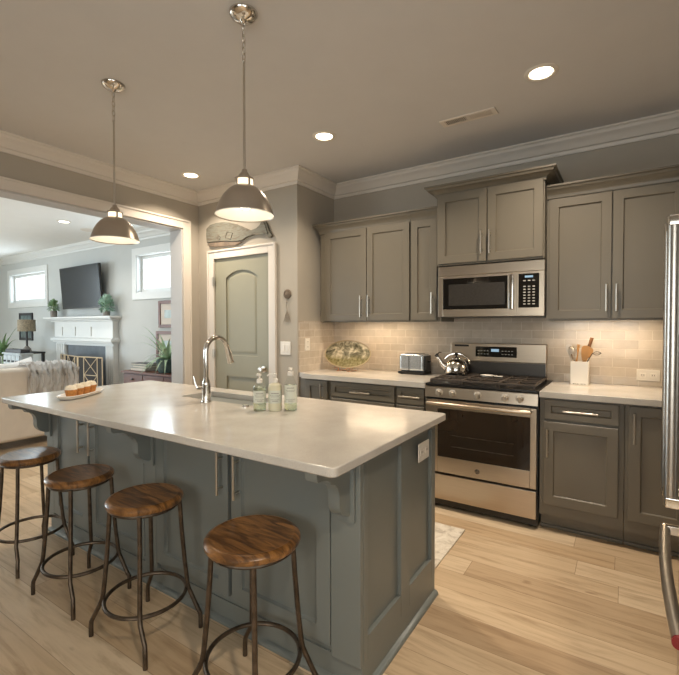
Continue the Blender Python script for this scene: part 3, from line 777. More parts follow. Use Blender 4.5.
# ------------------------------------------------------------------ island
IX0, IX1, IYF, IYB, IZ = -3.155, -.785, 1.350, 2.085, .872
def island():
    t = Thing('kitchen_island', 'long grey-green kitchen island with cupboards under the overhang', 'kitchen island', ((IX0 + IX1) / 2, 1.7, 0))
    b = MB()
    b.box(IX0, IX1 - .0225, IYF + .016, IYB - .016, .10, IZ)
    # corner posts on the seating side
    for a, c in ((IX1 - .128, IX1), (IX0, IX0 + .085), (-2.085, -1.985)):
        b.box(a, c, IYF - .004, IYF + .02, .10, IZ, .003)
    t.part('body', b, 'island', smooth=False)
    # seating-side doors
    z0, z1 = .135, .862
    for x0, x1, px in ((-1.440, -.917, -1.392), (-1.981, -1.4625, -1.495), (-2.622, -2.089, -2.572), (-3.066, -2.645, -2.692)):
        leaf(t, 'door', x0, x1, z0, z1, IYF - .006, 'island', (px, .69, .19, False), .062)
    # panelled end facing the range aisle
    e = MB(); x0, x1 = IX1 - .022, IX1
    for y0, y1 in ((IYF + .0205, IYF + .052), (1.690, 1.780), (2.038, IYB)): e.box(x0, x1, y0, y1, .10, IZ, .002)
    for y0, y1 in ((IYF + .052, 1.690), (1.780, 2.038)):
        e.box(x0, x1, y0, y1, .10, .192, .002); e.box(x0, x1, y0, y1, .835, IZ, .002); e.box(x0, x0 + .005, y0, y1, .192, .835)
    t.part('end_panel', e, 'island', smooth=False)
    bk = MB()
    for i in range(4):
        a = IX0 + .02 + i * .585
        for st in (shaker(-(a + .57), -a, .135, .862, 0),):
            bmesh.ops.transform(st.bm, matrix=Matrix.Translation((0, IYB + .004, 0)) @ Matrix.Rotation(PI, 4, 'Z'), verts=st.bm.verts)
            t.part('rear_door', st, 'island')
    # plinth and shoe moulding
    pl = MB().box(IX0 + .012, IX1 - .001, IYF + .010, IYB - .001, 0, .0995)
    t.part('plinth', pl, 'island', smooth=False)
    t.part('shoe_moulding', MB().sweep([(IX1 - .001, IYB), (IX1 - .001, IYF + .010), (IX0 + .012, IYF + .010), (IX0 + .012, IYB)][::-1], [(0, 0), (.020, 0), (.019, .010), (.012, .018), (0, .022)]), 'island')
    # corbels with back plates
    for cx in (-.843, -2.030, -3.118):
        q = MB(); w_ = .024; y0 = IYF - .016
        prof = [(0, 0), (.205, 0), (.205, -.022), (.198, -.036)]
        for i in range(9): a = i / 8 * PI / 2; prof.append((.198 - .075 * math.sin(a), -.036 - .030 * (1 - math.cos(a))))
        for i in range(1, 9): a = i / 8 * PI / 2; prof.append((.123 - .052 * math.sin(a) , -.066 - .062 * (1 - math.cos(a))))
        prof += [(.071, -.150)]
        for i in range(1, 9): a = i / 8 * PI / 2; prof.append((.071 * math.cos(a), -.150 - .062 * math.sin(a)))
        q.prism([(cx - w_, y0 - d, IZ + z) for d, z in prof], (2 * w_, 0, 0))
        co = t.part('corbel', q, 'island')
        t.part('back_plate', MB().box(cx - .040, cx + .040, IYF - .018, IYF - .005, .632, IZ, .003), 'island', co)
island()

def slab_with_hole():
    X0, X1, Y0, Y1 = -3.188, -.736, 1.106, 2.117; z0, z1 = .8725, .905
    HX0, HX1, HY0, HY1 = -2.305, -1.690, 1.738, 1.985
    b = MB(); bm = b.bm; R = .025; n = 6
    def rr(x0, x1, y0, y1, r, n=6):
        P = []
        for cx, cy, a0 in ((x1 - r, y1 - r, 0), (x0 + r, y1 - r, PI / 2), (x0 + r, y0 + r, PI), (x1 - r, y0 + r, 1.5 * PI)):
            for i in range(n + 1): a = a0 + PI / 2 * i / n; P.append((cx + r * math.cos(a), cy + r * math.sin(a)))
        return P
    def loop(P, z): return [bm.verts.new((x, y, z)) for x, y in P]
    e = .004
    outer = [loop(rr(X0 + e, X1 - e, Y0 + e, Y1 - e, R - e), z0), loop(rr(X0, X1, Y0, Y1, R), z0 + e), loop(rr(X0, X1, Y0, Y1, R), z1 - e), loop(rr(X0 + .0012, X1 - .0012, Y0 + .0012, Y1 - .0012, R), z1 - .0012), loop(rr(X0 + e, X1 - e, Y0 + e, Y1 - e, R - e), z1)]
    inner = [loop(rr(HX0, HX1, HY0, HY1, .02), z1), loop(rr(HX0, HX1, HY0, HY1, .02), z0)]
    k = len(outer[0])
    for L in (outer, inner):
        for a, c in zip(L, L[1:]):
            for i in range(k): bm.faces.new((a[i], a[(i + 1) % k], c[(i + 1) % k], c[i]))
    for a, c in ((outer[-1], inner[0]), (inner[1], outer[0])):
        for i in range(k): bm.faces.new((a[i], a[(i + 1) % k], c[(i + 1) % k], c[i]))
    o = b.done('countertop', 'quartz', smooth=False); tag(o, 'long pale speckled island countertop with a sink cut into it', 'countertop')
    # undermount sink
    q = MB(); bm = q.bm
    L = [[bm.verts.new((x, y, z)) for x, y in rr(HX0 - d, HX1 + d, HY0 - d, HY1 + d, .03)] for d, z in ((.02, .871), (.002, .871), (-.006, .855), (-.012, .70), (-.05, .685), (-.05, .682), (-.008, .695), (.002, .85), (.02, .868))]
    k = len(L[0])
    for a, c in zip(L, L[1:] + L[:1]):
        if a is L[4]: continue
        for i in range(k): bm.faces.new((a[i], a[(i + 1) % k], c[(i + 1) % k], c[i]))
    bm.faces.new(L[4]); bm.faces.new(L[5][::-1])
    t = Thing('kitchen_sink', 'undermount steel sink sunk into the island countertop', 'sink', ((HX0 + HX1) / 2, (HY0 + HY1) / 2, .682))
    t.part('bowl', q, 'steel_sink')
    t.part('drain', MB().lathe([(0, 0), (.045, 0), (.045, .004), (.03, .005), (0, .002)], ((HX0 + HX1) / 2, (HY0 + HY1) / 2, .6852), 20), 'chrome')
M['steel_sink'] = mat('sink_steel', rgb(150, 138, 122), .3, 1., var=.05)
slab_with_hole()

def outlet(name, label, cat, c, u, v, n, w, h, kind):
    # plate centred at c; u right, v up, n outwards
    c, u, v, n = (Vector(k) for k in (c, u, v, n)); R = Matrix((u, v, n)).transposed().to_4x4(); T = Matrix.Translation(c) @ R
    t = Thing(name, label, cat, c)
    t.part('cover_plate', MB().box(-w / 2, w / 2, -h / 2, h / 2, 0, .006, .003, mtx=T), 'white_plastic')
    if kind == 'switch':
        k = max(1, round(w / .055) - 0)
        for i in range(k):
            x = (i - (k - 1) / 2) * .046
            t.part('rocker', MB().box(x - .016, x + .016, -.033, .033, .005, .010, .002, mtx=T), 'white_plastic')
    else:
        for s in (-1, 1):
            x, y = (s * .030, 0) if w > h else (0, s * .024)
            q = MB().box(x - .017, x + .017, y - .015, y + .015, .005, .0085, .003, mtx=T)
            f = t.part('socket', q, 'white_plastic')
            z = MB()
            for a in (-.006, .006): z.box(x + a - .0015, x + a + .0015, y - .004, y + .006, .0085, .0088, mtx=T)
            t.part('slot', z, 'vent_dark', f)
outlet('wall_outlet', 'white outlet plate on the panelled end of the island', 'outlet', (IX1 + .0005, 1.927, .757), (0, 1, 0), (0, 0, 1), (1, 0, 0), .125, .085, 'socket')
outlet('wall_outlet', 'horizontal white outlet plate on the tile right of the crock', 'outlet', (.132, YW - .0085, .992), (1, 0, 0), (0, 0, 1), (0, -1, 0), .132, .078, 'socket')
outlet('wall_outlet', 'upright plate on the tiled return left of the platter', 'outlet', (XJ + .0085, 3.272, 1.165), (0, -1, 0), (0, 0, 1), (1, 0, 0), .072, .115, 'socket')
outlet('light_switch', 'white light switch plate on the wall right of the pantry door', 'switch', (-2.628, YP - .0005, 1.133), (1, 0, 0), (0, 0, 1), (0, -1, 0), .120, .122, 'switch')

# ------------------------------------------------------------------ faucet and bottles
def faucet():
    x, y, z = -2.006, 1.690, .905
    t = Thing('faucet', 'polished chrome gooseneck faucet standing in front of the island sink', 'faucet', (x, y, z))
    b = MB().lathe([(0, 0), (.028, 0), (.028, .006), (.024, .012), (.023, .10), (.021, .115), (.015, .13), (.0125, .15), (0, .15)], (x, y, z), 24)
    t.part('base', b, 'chrome')
    pts = [(x, y, z + .13), (x, y, z + .20), (x, y, z + .288)]
    R = .080; dx, dy = -.10, .995
    dx, dy = 0.0, 1.0
    for i in range(1, 15):
        a = PI * .93 * i / 14
        pts.append((x + dx * R * (1 - math.cos(a)), y + dy * R * (1 - math.cos(a)), z + .288 + R * math.sin(a)))
    t.part('neck', MB().tube(pts, .0138, 14), 'chrome')
    e = Vector(pts[-1]); d = (e - Vector(pts[-2])).normalized()
    s = MB().cyl(e, e + d * .045, .0165, .0165, 16)
    sp = t.part('spray_head', MB().cyl(e, e + d * .05, .0150, .0185, 18).cyl(e + d * .05, e + d * .098, .0185, .021, 18), 'chrome'); s.bm.free()
    t.part('spray_button', MB().box(e.x - .006, e.x + .006, e.y + .016, e.y + .024, e.z - .06, e.z - .03, .002), 'black', sp)
    l = MB(); l.cyl((x - .02, y, z + .072), (x - .060, y - .012, z + .072), .0105, n=14).tube([(x - .058, y - .012, z + .070), (x - .070, y - .02, z + .10), (x - .079, y - .026, z + .145)], [.0085, .0075, .006], 10)
    t.part('lever', l, 'chrome')
faucet()
t = Thing('air_switch', 'small round metal button on the island countertop near the soap bottles', 'button', (-1.705, 1.700, .905))
t.part('base_ring', MB().lathe([(0, 0), (.020, 0), (.020, .004), (.016, .007), (0, .007)], (-1.705, 1.700, .905), 20), 'chrome')
t.part('button', MB().lathe([(0, 0), (.012, 0), (.012, .004), (0, .005)], (-1.705, 1.700, .912), 16), 'nickel')

def bottle(x, y, label, h, r, liquid, pump_h, lev, tall=False, rz=0., opaque=False):
    z = .9052
    t = Thing('soap_bottle', label, 'bottle', (x, y, z), 'soap bottles on the island countertop')
    t.rot = 0
    prof = [(0, 0), (r * .93, 0), (r, .006), (r, h - .022), (r * .9, h - .010), (r * .45, h), (r * .36, h + .003)]
    if tall: prof = [(0, 0), (r * .93, 0), (r, .006), (r, h * .70), (r * .82, h * .80), (r * .5, h * .93), (r * .36, h), (r * .36, h + .003)]
    body = t.part('body', MB().lathe(prof + [(0, h + .003)], (x, y, z), 28), liquid if opaque else 'clear')
    if not opaque:
        t.part('liquid', MB().lathe([(0, .002), (r - .003, .003), (r - .002, .008), (r - .002, lev), (0, lev)], (x, y, z), 28), liquid, body)
    lb = MB(); L0, L1 = (.040, h * .74)
    # wrap label on the viewer's side
    n = 14; a0 = math.atan2(-y, -x); pts = []
    for i in range(n + 1):
        a = a0 - 1.15 + 2.3 * i / n; pts.append((x + (r + .0006) * math.cos(a), y + (r + .0006) * math.sin(a)))
    bm = lb.bm
    lo = [bm.verts.new((p[0], p[1], z + L0)) for p in pts]; hi = [bm.verts.new((p[0], p[1], z + L1)) for p in pts]
    for i in range(n): bm.faces.new((lo[i], lo[i + 1], hi[i + 1], hi[i]))
    lab = t.part('label', lb, 'labelpaper')
    ln = MB(); bm = ln.bm
    for k, (zz, hw, th) in enumerate(((L1 - .016, .55, .004), (L1 - .026, .75, .0018), (L1 - .032, .6, .0018), (L0 + .018, .7, .0018), (L0 + .010, .4, .003))):
        for sgm in range(6):
            a1 = a0 - hw + 2 * hw * sgm / 6; a2 = a1 + 2 * hw / 6 * .8
            q = [(a1, zz), (a2, zz), (a2, zz + th), (a1, zz + th)]
            bm.faces.new([bm.verts.new((x + (r + .0011) * math.cos(a), y + (r + .0011) * math.sin(a), z + s)) for a, s in q])
    t.part('label_print', ln, 'print', lab)
    zc = z + h + .001
    p = MB().lathe([(0, 0), (r * .45, 0), (r * .45, .018), (r * .30, .022), (.0045, .024), (.0045, pump_h - .012), (.010, pump_h - .010), (.010, pump_h), (0, pump_h + .002)], (x, y, zc), 18)
    ux, uy = math.cos(rz), math.sin(rz)
    p.tube([(x, y, zc + pump_h - .004), (x + .030 * ux, y + .030 * uy, zc + pump_h - .004), (x + .040 * ux, y + .040 * uy, zc + pump_h - .012)], .0042, 8)
    t.part('pump', p, 'white_plastic')
bottle(-1.575, 1.672, 'clear bottle of green soap nearest the faucet with its nozzle pointing left', .140, .034, 'green_soap', .046, .118, rz=2.7)
bottle(-1.507, 1.714, 'middle bottle of creamy lotion with white pump between two clear bottles', .142, .035, 'lotion', .046, .12, opaque=True, rz=.6 + PI)
bottle(-1.443, 1.762, 'tallest clear bottle of green soap at the right of the row', .178, .034, 'green_soap', .040, .130, tall=True, rz=-.8)

# ------------------------------------------------------------------ pastry tray
tc = Vector((-2.845, 1.415, .905)); ta = math.atan2(1.605 - 1.275, -2.965 + 2.745)
t = Thing('serving_tray', 'long white oval tray of muffins near the left end of the island', 'tray', tc, None, ta)
b = MB(); bm = b.bm; L = []
for d, z in ((.02, 0), (.0, .004), (-.012, .022), (-.006, .024), (.008, .010), (.03, .006)):
    rx, ry = .178 - d * 1.2, .066 - d
    L.append([bm.verts.new((rx * math.copysign(abs(math.cos(a)) ** .6, math.cos(a)), ry * math.copysign(abs(math.sin(a)) ** .75, math.sin(a)), z)) for a in [2 * PI * i / 36 for i in range(36)]])
for a, c in zip(L, L[1:]):
    for i in range(36): bm.faces.new((a[i], a[(i + 1) % 36], c[(i + 1) % 36], c[i]))
bm.faces.new(L[0][::-1]); bm.faces.new(L[-1])
t.part('dish', b, 'ceramic')
names = ['golden muffin nearest the stools on the white tray', 'second golden muffin from the stool end of the tray', 'third golden muffin from the stool end of the tray', 'golden muffin farthest from the stools on the white tray']
m0 = None
for i in range(4):
    s = -.108 + i * .0715
    p = tc + Vector((math.cos(ta) * s, math.sin(ta) * s, .0065))
    if m0 is None:
        th = Thing('muffin', names[0], 'muffin', p, 'muffins on the white tray')
        th.rot = 1
        th.part('cake', MB().lathe([(0, 0), (.025, 0), (.032, .036), (.0345, .042), (.033, .050), (0, .052)], n=24), 'cake')
        fr = MB(); fr.lathe([(0, .046), (.0335, .046), (.033, .056), (.026, .066), (.012, .071), (0, .072)], n=24)
        for k in range(16):
            a = k * 2.4; rr_ = .008 + .0011 * k; fr.sphere((rr_ * math.cos(a), rr_ * math.sin(a), .062 + .008 * (1 - rr_ / .03)), .007, seg=8, rings=6)
        th.part('topping', fr, 'frost'); m0 = th.root
    else: dup(m0, p, i * 1.3, names[i])

# ------------------------------------------------------------------ stools
def make_stool(loc, label):
    t = Thing('bar_stool', label, 'stool', loc, 'round wood and metal stools along the island'); t.rot = 1
    s = MB().lathe([(0, .572), (.155, .572), (.166, .575), (.171, .584), (.170, .594), (.163, .602), (.152, .6065), (.146, .6055), (.142, .6045), (0, .603)], n=56)
    t.part('seat', s, 'seat')
    t.part('seat_ring', MB().lathe([(.130, .558), (.152, .558), (.156, .564), (.152, .5717), (.130, .5717), (.130, .558)], n=40), 'bronze')
    for sx in (-1, 1):
        for sy in (-1, 1):
            P = [(sx * .100, sy * .100, .566), (sx * .106, sy * .104, .45), (sx * .115, sy * .112, .30), (sx * .123, sy * .119, .20), (sx * .127, sy * .122, .172), (sx * .136, sy * .127, .148), (sx * .172, sy * .134, .085), (sx * .181, sy * .139, .065), (sx * .183, sy * .140, .045), (sx * .183, sy * .140, 0)]
            t.part('leg', MB().tube(P, .0095, 10), 'bronze')
    t.part('footrest_ring', MB().tube([(.165 * math.cos(2 * PI * i / 48), .165 * math.sin(2 * PI * i / 48), .167) for i in range(48)], .0085, 10, True), 'bronze')
    return t.root
s4 = make_stool((-1.097, 1.125, 0), 'nearest wooden stool, standing in front of the rightmost island corbel')
dup(s4, (-1.742, 1.128, 0), .05, 'second nearest wooden stool, standing before the middle of the island')
dup(s4, (-2.283, 1.123, 0), .04, 'third nearest wooden stool, before the left pair of island doors')
dup(s4, (-2.872, 1.135, 0), None, 'farthest wooden stool at the left end of the island with bluish sheen on its seat')
for o in [o for o in col.objects if o.name.startswith('bar_stool')]:
    k = .99 if o.location.x > -1.5 else .925 if o.location.x > -2 else .90
    for c in o.children:
        if c.name.startswith('seat'): c.scale = (k, k, 1)

# ------------------------------------------------------------------ pendants and ceiling fixtures
def pendant(loc, label):
    t = Thing('pendant_light', label, 'pendant light', loc, 'pendant lights over the island'); t.rot = 1
    t.part('canopy', MB().lathe([(0, 0), (.066, 0), (.066, -.006), (.060, -.016), (.042, -.028), (.016, -.034), (.008, -.044), (0, -.046)], n=32), 'chrome')
    c = MB(); z = -.044; n = 6; ln = .034
    for i in range(n):
        zc = z - ln * .42 - i * ln * .80; pts = []
        for k in range(14):
            a = 2 * PI * k / 14; u, w_ = .0085 * math.cos(a), ln / 2 * math.sin(a)
            pts.append((u, 0, zc + w_) if i % 2 else (0, u, zc + w_))
        c.tube(pts, .0021, 6, True)
    t.part('chain', c, 'nickel')
    z1 = z - n * ln * .80 - .004
    t.part('rod', MB().cyl((0, 0, z1), (0, 0, -.705), .0055, n=12).sphere((0, 0, z1), .008, seg=10, rings=8), 'nickel')
    t.part('socket_cap', MB().lathe([(0, -.695), (.012, -.695), (.014, -.706), (.024, -.716), (.030, -.728), (.044, -.734), (.046, -.742), (0, -.742)], n=28), 'shade_out')
    nk = t.part('glass_neck', MB().lathe([(0, -.741), (.039, -.741), (.040, -.770), (0, -.772)], n=28), 'frosted')
    st = MB()
    for k in range(4):
        a = PI / 4 + k * PI / 2 + .55; st.box(.0385, .0425, -.005, .005, -.775, -.738, .001, mtx=Matrix.Rotation(a, 4, 'Z'))
    t.part('neck_strap', st, 'shade_out', nk)
    prof = [(.041, -.768), (.058, -.776), (.080, -.792), (.100, -.815), (.116, -.842), (.128, -.872), (.1365, -.900)]
    t.part('shade', MB().open_lathe(prof + [(.1375, -.902)], n=48), 'shade_out')
    inn = [(r - .002, z) for r, z in prof]; inn[-1] = (.1375, -.902)
    t.part('shade_lining', MB().open_lathe([(.02, -.772)] + inn, n=48), 'shade_in')
    t.part('bulb', MB().sphere((0, 0, -.832), .046, (1, 1, .9)).cyl((0, 0, -.80), (0, 0, -.772), .02, n=14), 'bulb')
    return t.root
def pend_lamp(loc):
    l = bpy.data.lights.new('pendant_lamp', 'SPOT'); l.energy = 3.0; l.color = (1.0, 0.86, 0.68); l.spot_size = 2.3; l.spot_blend = .7; l.shadow_soft_size = .05
    o = bpy.data.objects.new('pendant_lamp', l); o.location = (loc[0], loc[1], ZC - .895); col.objects.link(o)
p1 = pendant((-1.444, 1.443, ZC), 'nearest nickel dome pendant hanging over the right part of the island')
p1.scale = (.962, .962, 1)
dup(p1, (-2.493, 1.443, ZC), 0, 'farther nickel dome pendant hanging over the left part of the island')
pend_lamp((-1.437, 1.443)); pend_lamp((-2.481, 1.443))

can0 = None
def can(x, y, label, lens='lens', power=16, color=NEUTRAL):
    global can0
    t = Thing('recessed_downlight', label, 'ceiling light', (x, y, ZC), 'recessed ceiling downlights'); t.rot = 1
    t.part('trim_ring', MB().lathe([(.060, -.003), (.066, -.0075), (.082, -.006), (.088, -.0015), (.088, 0), (.060, 0), (.060, -.003)], n=36), 'white_plastic')
    t.part('lens', MB().lathe([(0, -.001), (.0605, -.001), (.060, -.004), (0, -.0055)], n=32), lens)
    area('downlight_lamp', (x, y, ZC - .012), (0, 0, 0), .11, .11, power, color, 2.25, 'DISK')
can(-.407, 2.685, 'recessed ceiling light right of the air vent')
can(-1.875, 2.690, 'recessed ceiling light between the near pendant and the air vent')
can(-3.384, 2.692, 'recessed ceiling light near the opening to the living room')
for x in (.45,):  # out-of-view can added to light the island's end panel
    can(x, .10, 'unseen recessed ceiling light added to brighten the island end', power=22)
can(-6.295, 2.938, 'recessed living room ceiling light in front of the fireplace', 'lens_cool', 9, (1, .93, .84))
can(-8.6, .8, 'recessed living room ceiling light above the seating', 'lens_cool', 9, (1, .93, .84))
can(-6.0, .2, 'recessed living room ceiling light behind the sofa', 'lens_cool', 9, (1, .93, .84))

t = Thing('ceiling_vent', 'rectangular air vent on the kitchen ceiling above the range', 'vent', (-.90, 2.985, ZC))
x0, x1, y0, y1 = -1.085, -.715, 2.935, 3.035
b = MB(); b.box(x0, x1, y0, y0 + .018, ZC - .007, ZC, .002).box(x0, x1, y1 - .018, y1, ZC - .007, ZC, .002).box(x0, x0 + .03, y0 + .018, y1 - .018, ZC - .007, ZC, .002).box(x1 - .03, x1, y0 + .018, y1 - .018, ZC - .007, ZC, .002).box(-.912, -.888, y0 + .018, y1 - .018, ZC - .007, ZC, .002)
t.part('frame', b, 'vent')
t.part('duct', MB().box(x0 + .02, x1 - .02, y0 + .012, y1 - .012, ZC - .0015, ZC), 'vent_dark')
for a, c in ((x0 + .03, -.912), (-.888, x1 - .03)):
    n = 12
    for i in range(n):
        xx = a + (c - a) * (i + .5) / n
        t.part('louver', MB().box(-.0055, .0055, y0 + .018, y1 - .018, -.0012, .0012, mtx=Matrix.Translation((xx, 0, ZC - .0045)) @ Matrix.Rotation(.7 if a < -.95 else -.7, 4, 'Y')), 'vent')
t = Thing('ceiling_speaker', 'round white speaker grille on the living room ceiling left of the pendant', 'speaker', (-6.55, 3.40, ZC))
t.part('rim', MB().lathe([(.095, 0), (.115, 0), (.115, -.004), (.108, -.008), (.095, -.006), (.095, 0)], (-6.55, 3.40, ZC), 32), 'white_plastic')
t.part('grille', MB().lathe([(0, -.004), (.0955, -.004), (.0955, -.001), (0, -.001)], (-6.55, 3.40, ZC), 32), 'vent')

# ------------------------------------------------------------------ counter objects
def platter():
    cx, cz, y = -2.182, 1.070, 3.475
    tilt = Matrix.Translation((cx, y, .9420)) @ Matrix.Rotation(-.24, 4, 'X')
    t = Thing('platter', 'large oval platter painted with a landscape, propped up on the counter', 'platter', (cx, y, .9145))
    def ov(prof):
        b = MB(); bm = b.bm; n = 56; L = []
        for d, yy in prof: L.append([bm.verts.new(((.255 - d) * math.cos(2 * PI * i / n), yy, .134 + (.134 - d) * math.sin(2 * PI * i / n))) for i in range(n)])
        for a, c in zip(L, L[1:]):
            for i in range(n): bm.faces.new((a[i], a[(i + 1) % n], c[(i + 1) % n], c[i]))
        bm.faces.new(L[0]); bm.faces.new(L[-1][::-1])
        return b
    b = ov([(.05, .012), (.0, -.004), (-.0, -.009), (.012, -.009), (.03, .002), (.045, .005)])
    b.bm.transform(tilt); r = t.part('rim', b, 'platter_rim')
    f = ov([(.012, -.0085), (.0125, -.0098), (.03, .001), (.06, .0035)]); f.bm.transform(tilt)
    t.part('painted_face', f, 'platter')
    # stand
    s = Thing('plate_stand', 'small copper wire easel holding up the oval platter', 'stand', (cx, y, .9145))
    z0 = .9147
    for sx in (-1, 1):
        x = cx + sx * .062; w = MB()
        pts = [(x, y - .075 + .0, z0 + .030)]
        pts = [(x + sx * .028 * math.cos(a) * (1 - a / 12), y - .055, z0 + .019 + .016 * math.sin(a)) for a in [i * PI / 6 for i in range(11)]]
        w.tube(pts, .0028, 6)
        w.tube([(x, y - .055, z0 + .003), (x, y, z0 + .003), (x, y + .10, z0 + .003)], .0028, 6)
        w.tube([(x, y - .04, z0 + .003), (x, y - .034, z0 + .028)], .0028, 6)
        s.part('foot', w, 'copper')
    w = MB(); w.tube([(cx - .062, y + .01, z0 + .003), (cx - .05, y + .06, z0 + .10), (cx, y + .085, z0 + .17), (cx + .05, y + .06, z0 + .10), (cx + .062, y + .01, z0 + .003)], .0028, 6)
    s.part('back_rest', w, 'copper')
M['platter_rim'] = mat('cream_glaze', rgb(176, 158, 126), .15, var=.1)
M['copper'] = mat('copper_wire', rgb(176, 124, 96), .3, .9, var=.1)
platter()

def toaster():
    x0, x1, y0, y1, z = -1.672, -1.430, 3.53, 3.70, .9147
    t = Thing('toaster', 'polished steel two-slice toaster on a dark base left of the range', 'toaster', ((x0 + x1) / 2, (y0 + y1) / 2, z))
    t.part('base', MB().box(x0, x1, y0 - .004, y1, z + .004, z + .026, .006).box(x0 + .02, x0 + .04, y0 + .01, y1 - .01, z, z + .005).box(x1 - .04, x1 - .02, y0 + .01, y1 - .01, z, z + .005), 'black')
    t.part('shell', MB().box(x0 + .006, x1 - .006, y0, y1 - .004, z + .0262, z + .178, .024, 4), 'toaster_steel')
    for yy in (y0 + .052, y0 + .112): t.part('bread_slot', MB().box(x0 + .04, x1 - .04, yy - .012, yy + .012, z + .1775, z + .180, .001), 'black')
    t.part('end_cap', MB().box(x1 - .0075, x1 + .004, y0 + .02, y1 - .024, z + .03, z + .165, .003), 'black')
    t.part('lever', MB().box(x1 + .003, x1 + .028, y0 + .065, y0 + .10, z + .105, z + .122, .004), 'black')
    t.part('front_band', MB().box(x0 + .10, x0 + .106, y0 - .0015, y0 + .001, z + .03, z + .16), 'black')
M['toaster_steel'] = mat('steel_reflection_tint', rgb(196, 204, 212), .16, .75, var=.1, vscale=14, stretch=(3, 1, .4))  # pale bluish base colour stands in for reflections on the shell
toaster()

def kettle():
    x, y, z = -1.142, 3.50, .9505
    t = Thing('kettle', 'polished steel tea kettle on the rear left burner of the range', 'kettle', (x, y, z))
    t.part('body', MB().lathe([(0, 0), (.080, 0), (.090, .006), (.094, .022), (.092, .050), (.084, .080), (.066, .105), (.045, .118), (0, .122)], (x, y, z), 36), 'chrome')
    l = t.part('lid', MB().lathe([(0, 0), (.044, 0), (.042, .008), (.020, .016), (0, .018)], (x, y, z + .118), 28), 'chrome')
    t.part('lid_knob', MB().lathe([(0, 0), (.006, 0), (.006, .010), (.014, .016), (.015, .028), (.010, .034), (0, .036)], (x, y, z + .134), 18), 'black', l)
    t.part('spout', MB().tube([(x - .070, y - .02, z + .045), (x - .105, y - .03, z + .075), (x - .128, y - .037, z + .115), (x - .150, y - .043, z + .138)], [.026, .020, .0145, .012], 14), 'chrome')
    t.part('spout_cap', MB().tube([(x - .140, y - .040, z + .134), (x - .158, y - .045, z + .152)], [.015, .014], 12).tube([(x - .150, y - .043, z + .148), (x - .128, y - .037, z + .172), (x - .112, y - .033, z + .168)], .0045, 8), 'black')
    pts = [(x + .098 * math.cos(a), y + .028 * math.cos(a), z + .080 + .082 * math.sin(a)) for a in [.02 + (PI - .5) * i / 18 for i in range(19)]]
    t.part('handle', MB().tube(pts, .0062, 10), 'chrome')
kettle()
t = Thing('spoon_rest', 'small white spoon rest lying on the centre grate of the cooktop', 'spoon rest', (-.86, 3.42, .9502))
t.part('dish', MB().lathe([(0, 0), (.035, 0), (.044, .012), (.040, .013), (.032, .004), (0, .003)], (-.875, 3.42, .9502), 24, sx=1.2, sy=.9), 'ceramic')
t.part('handle_end', MB().box(-.825, -.765, 3.405, 3.435, .9532, .960, .003), 'ceramic')

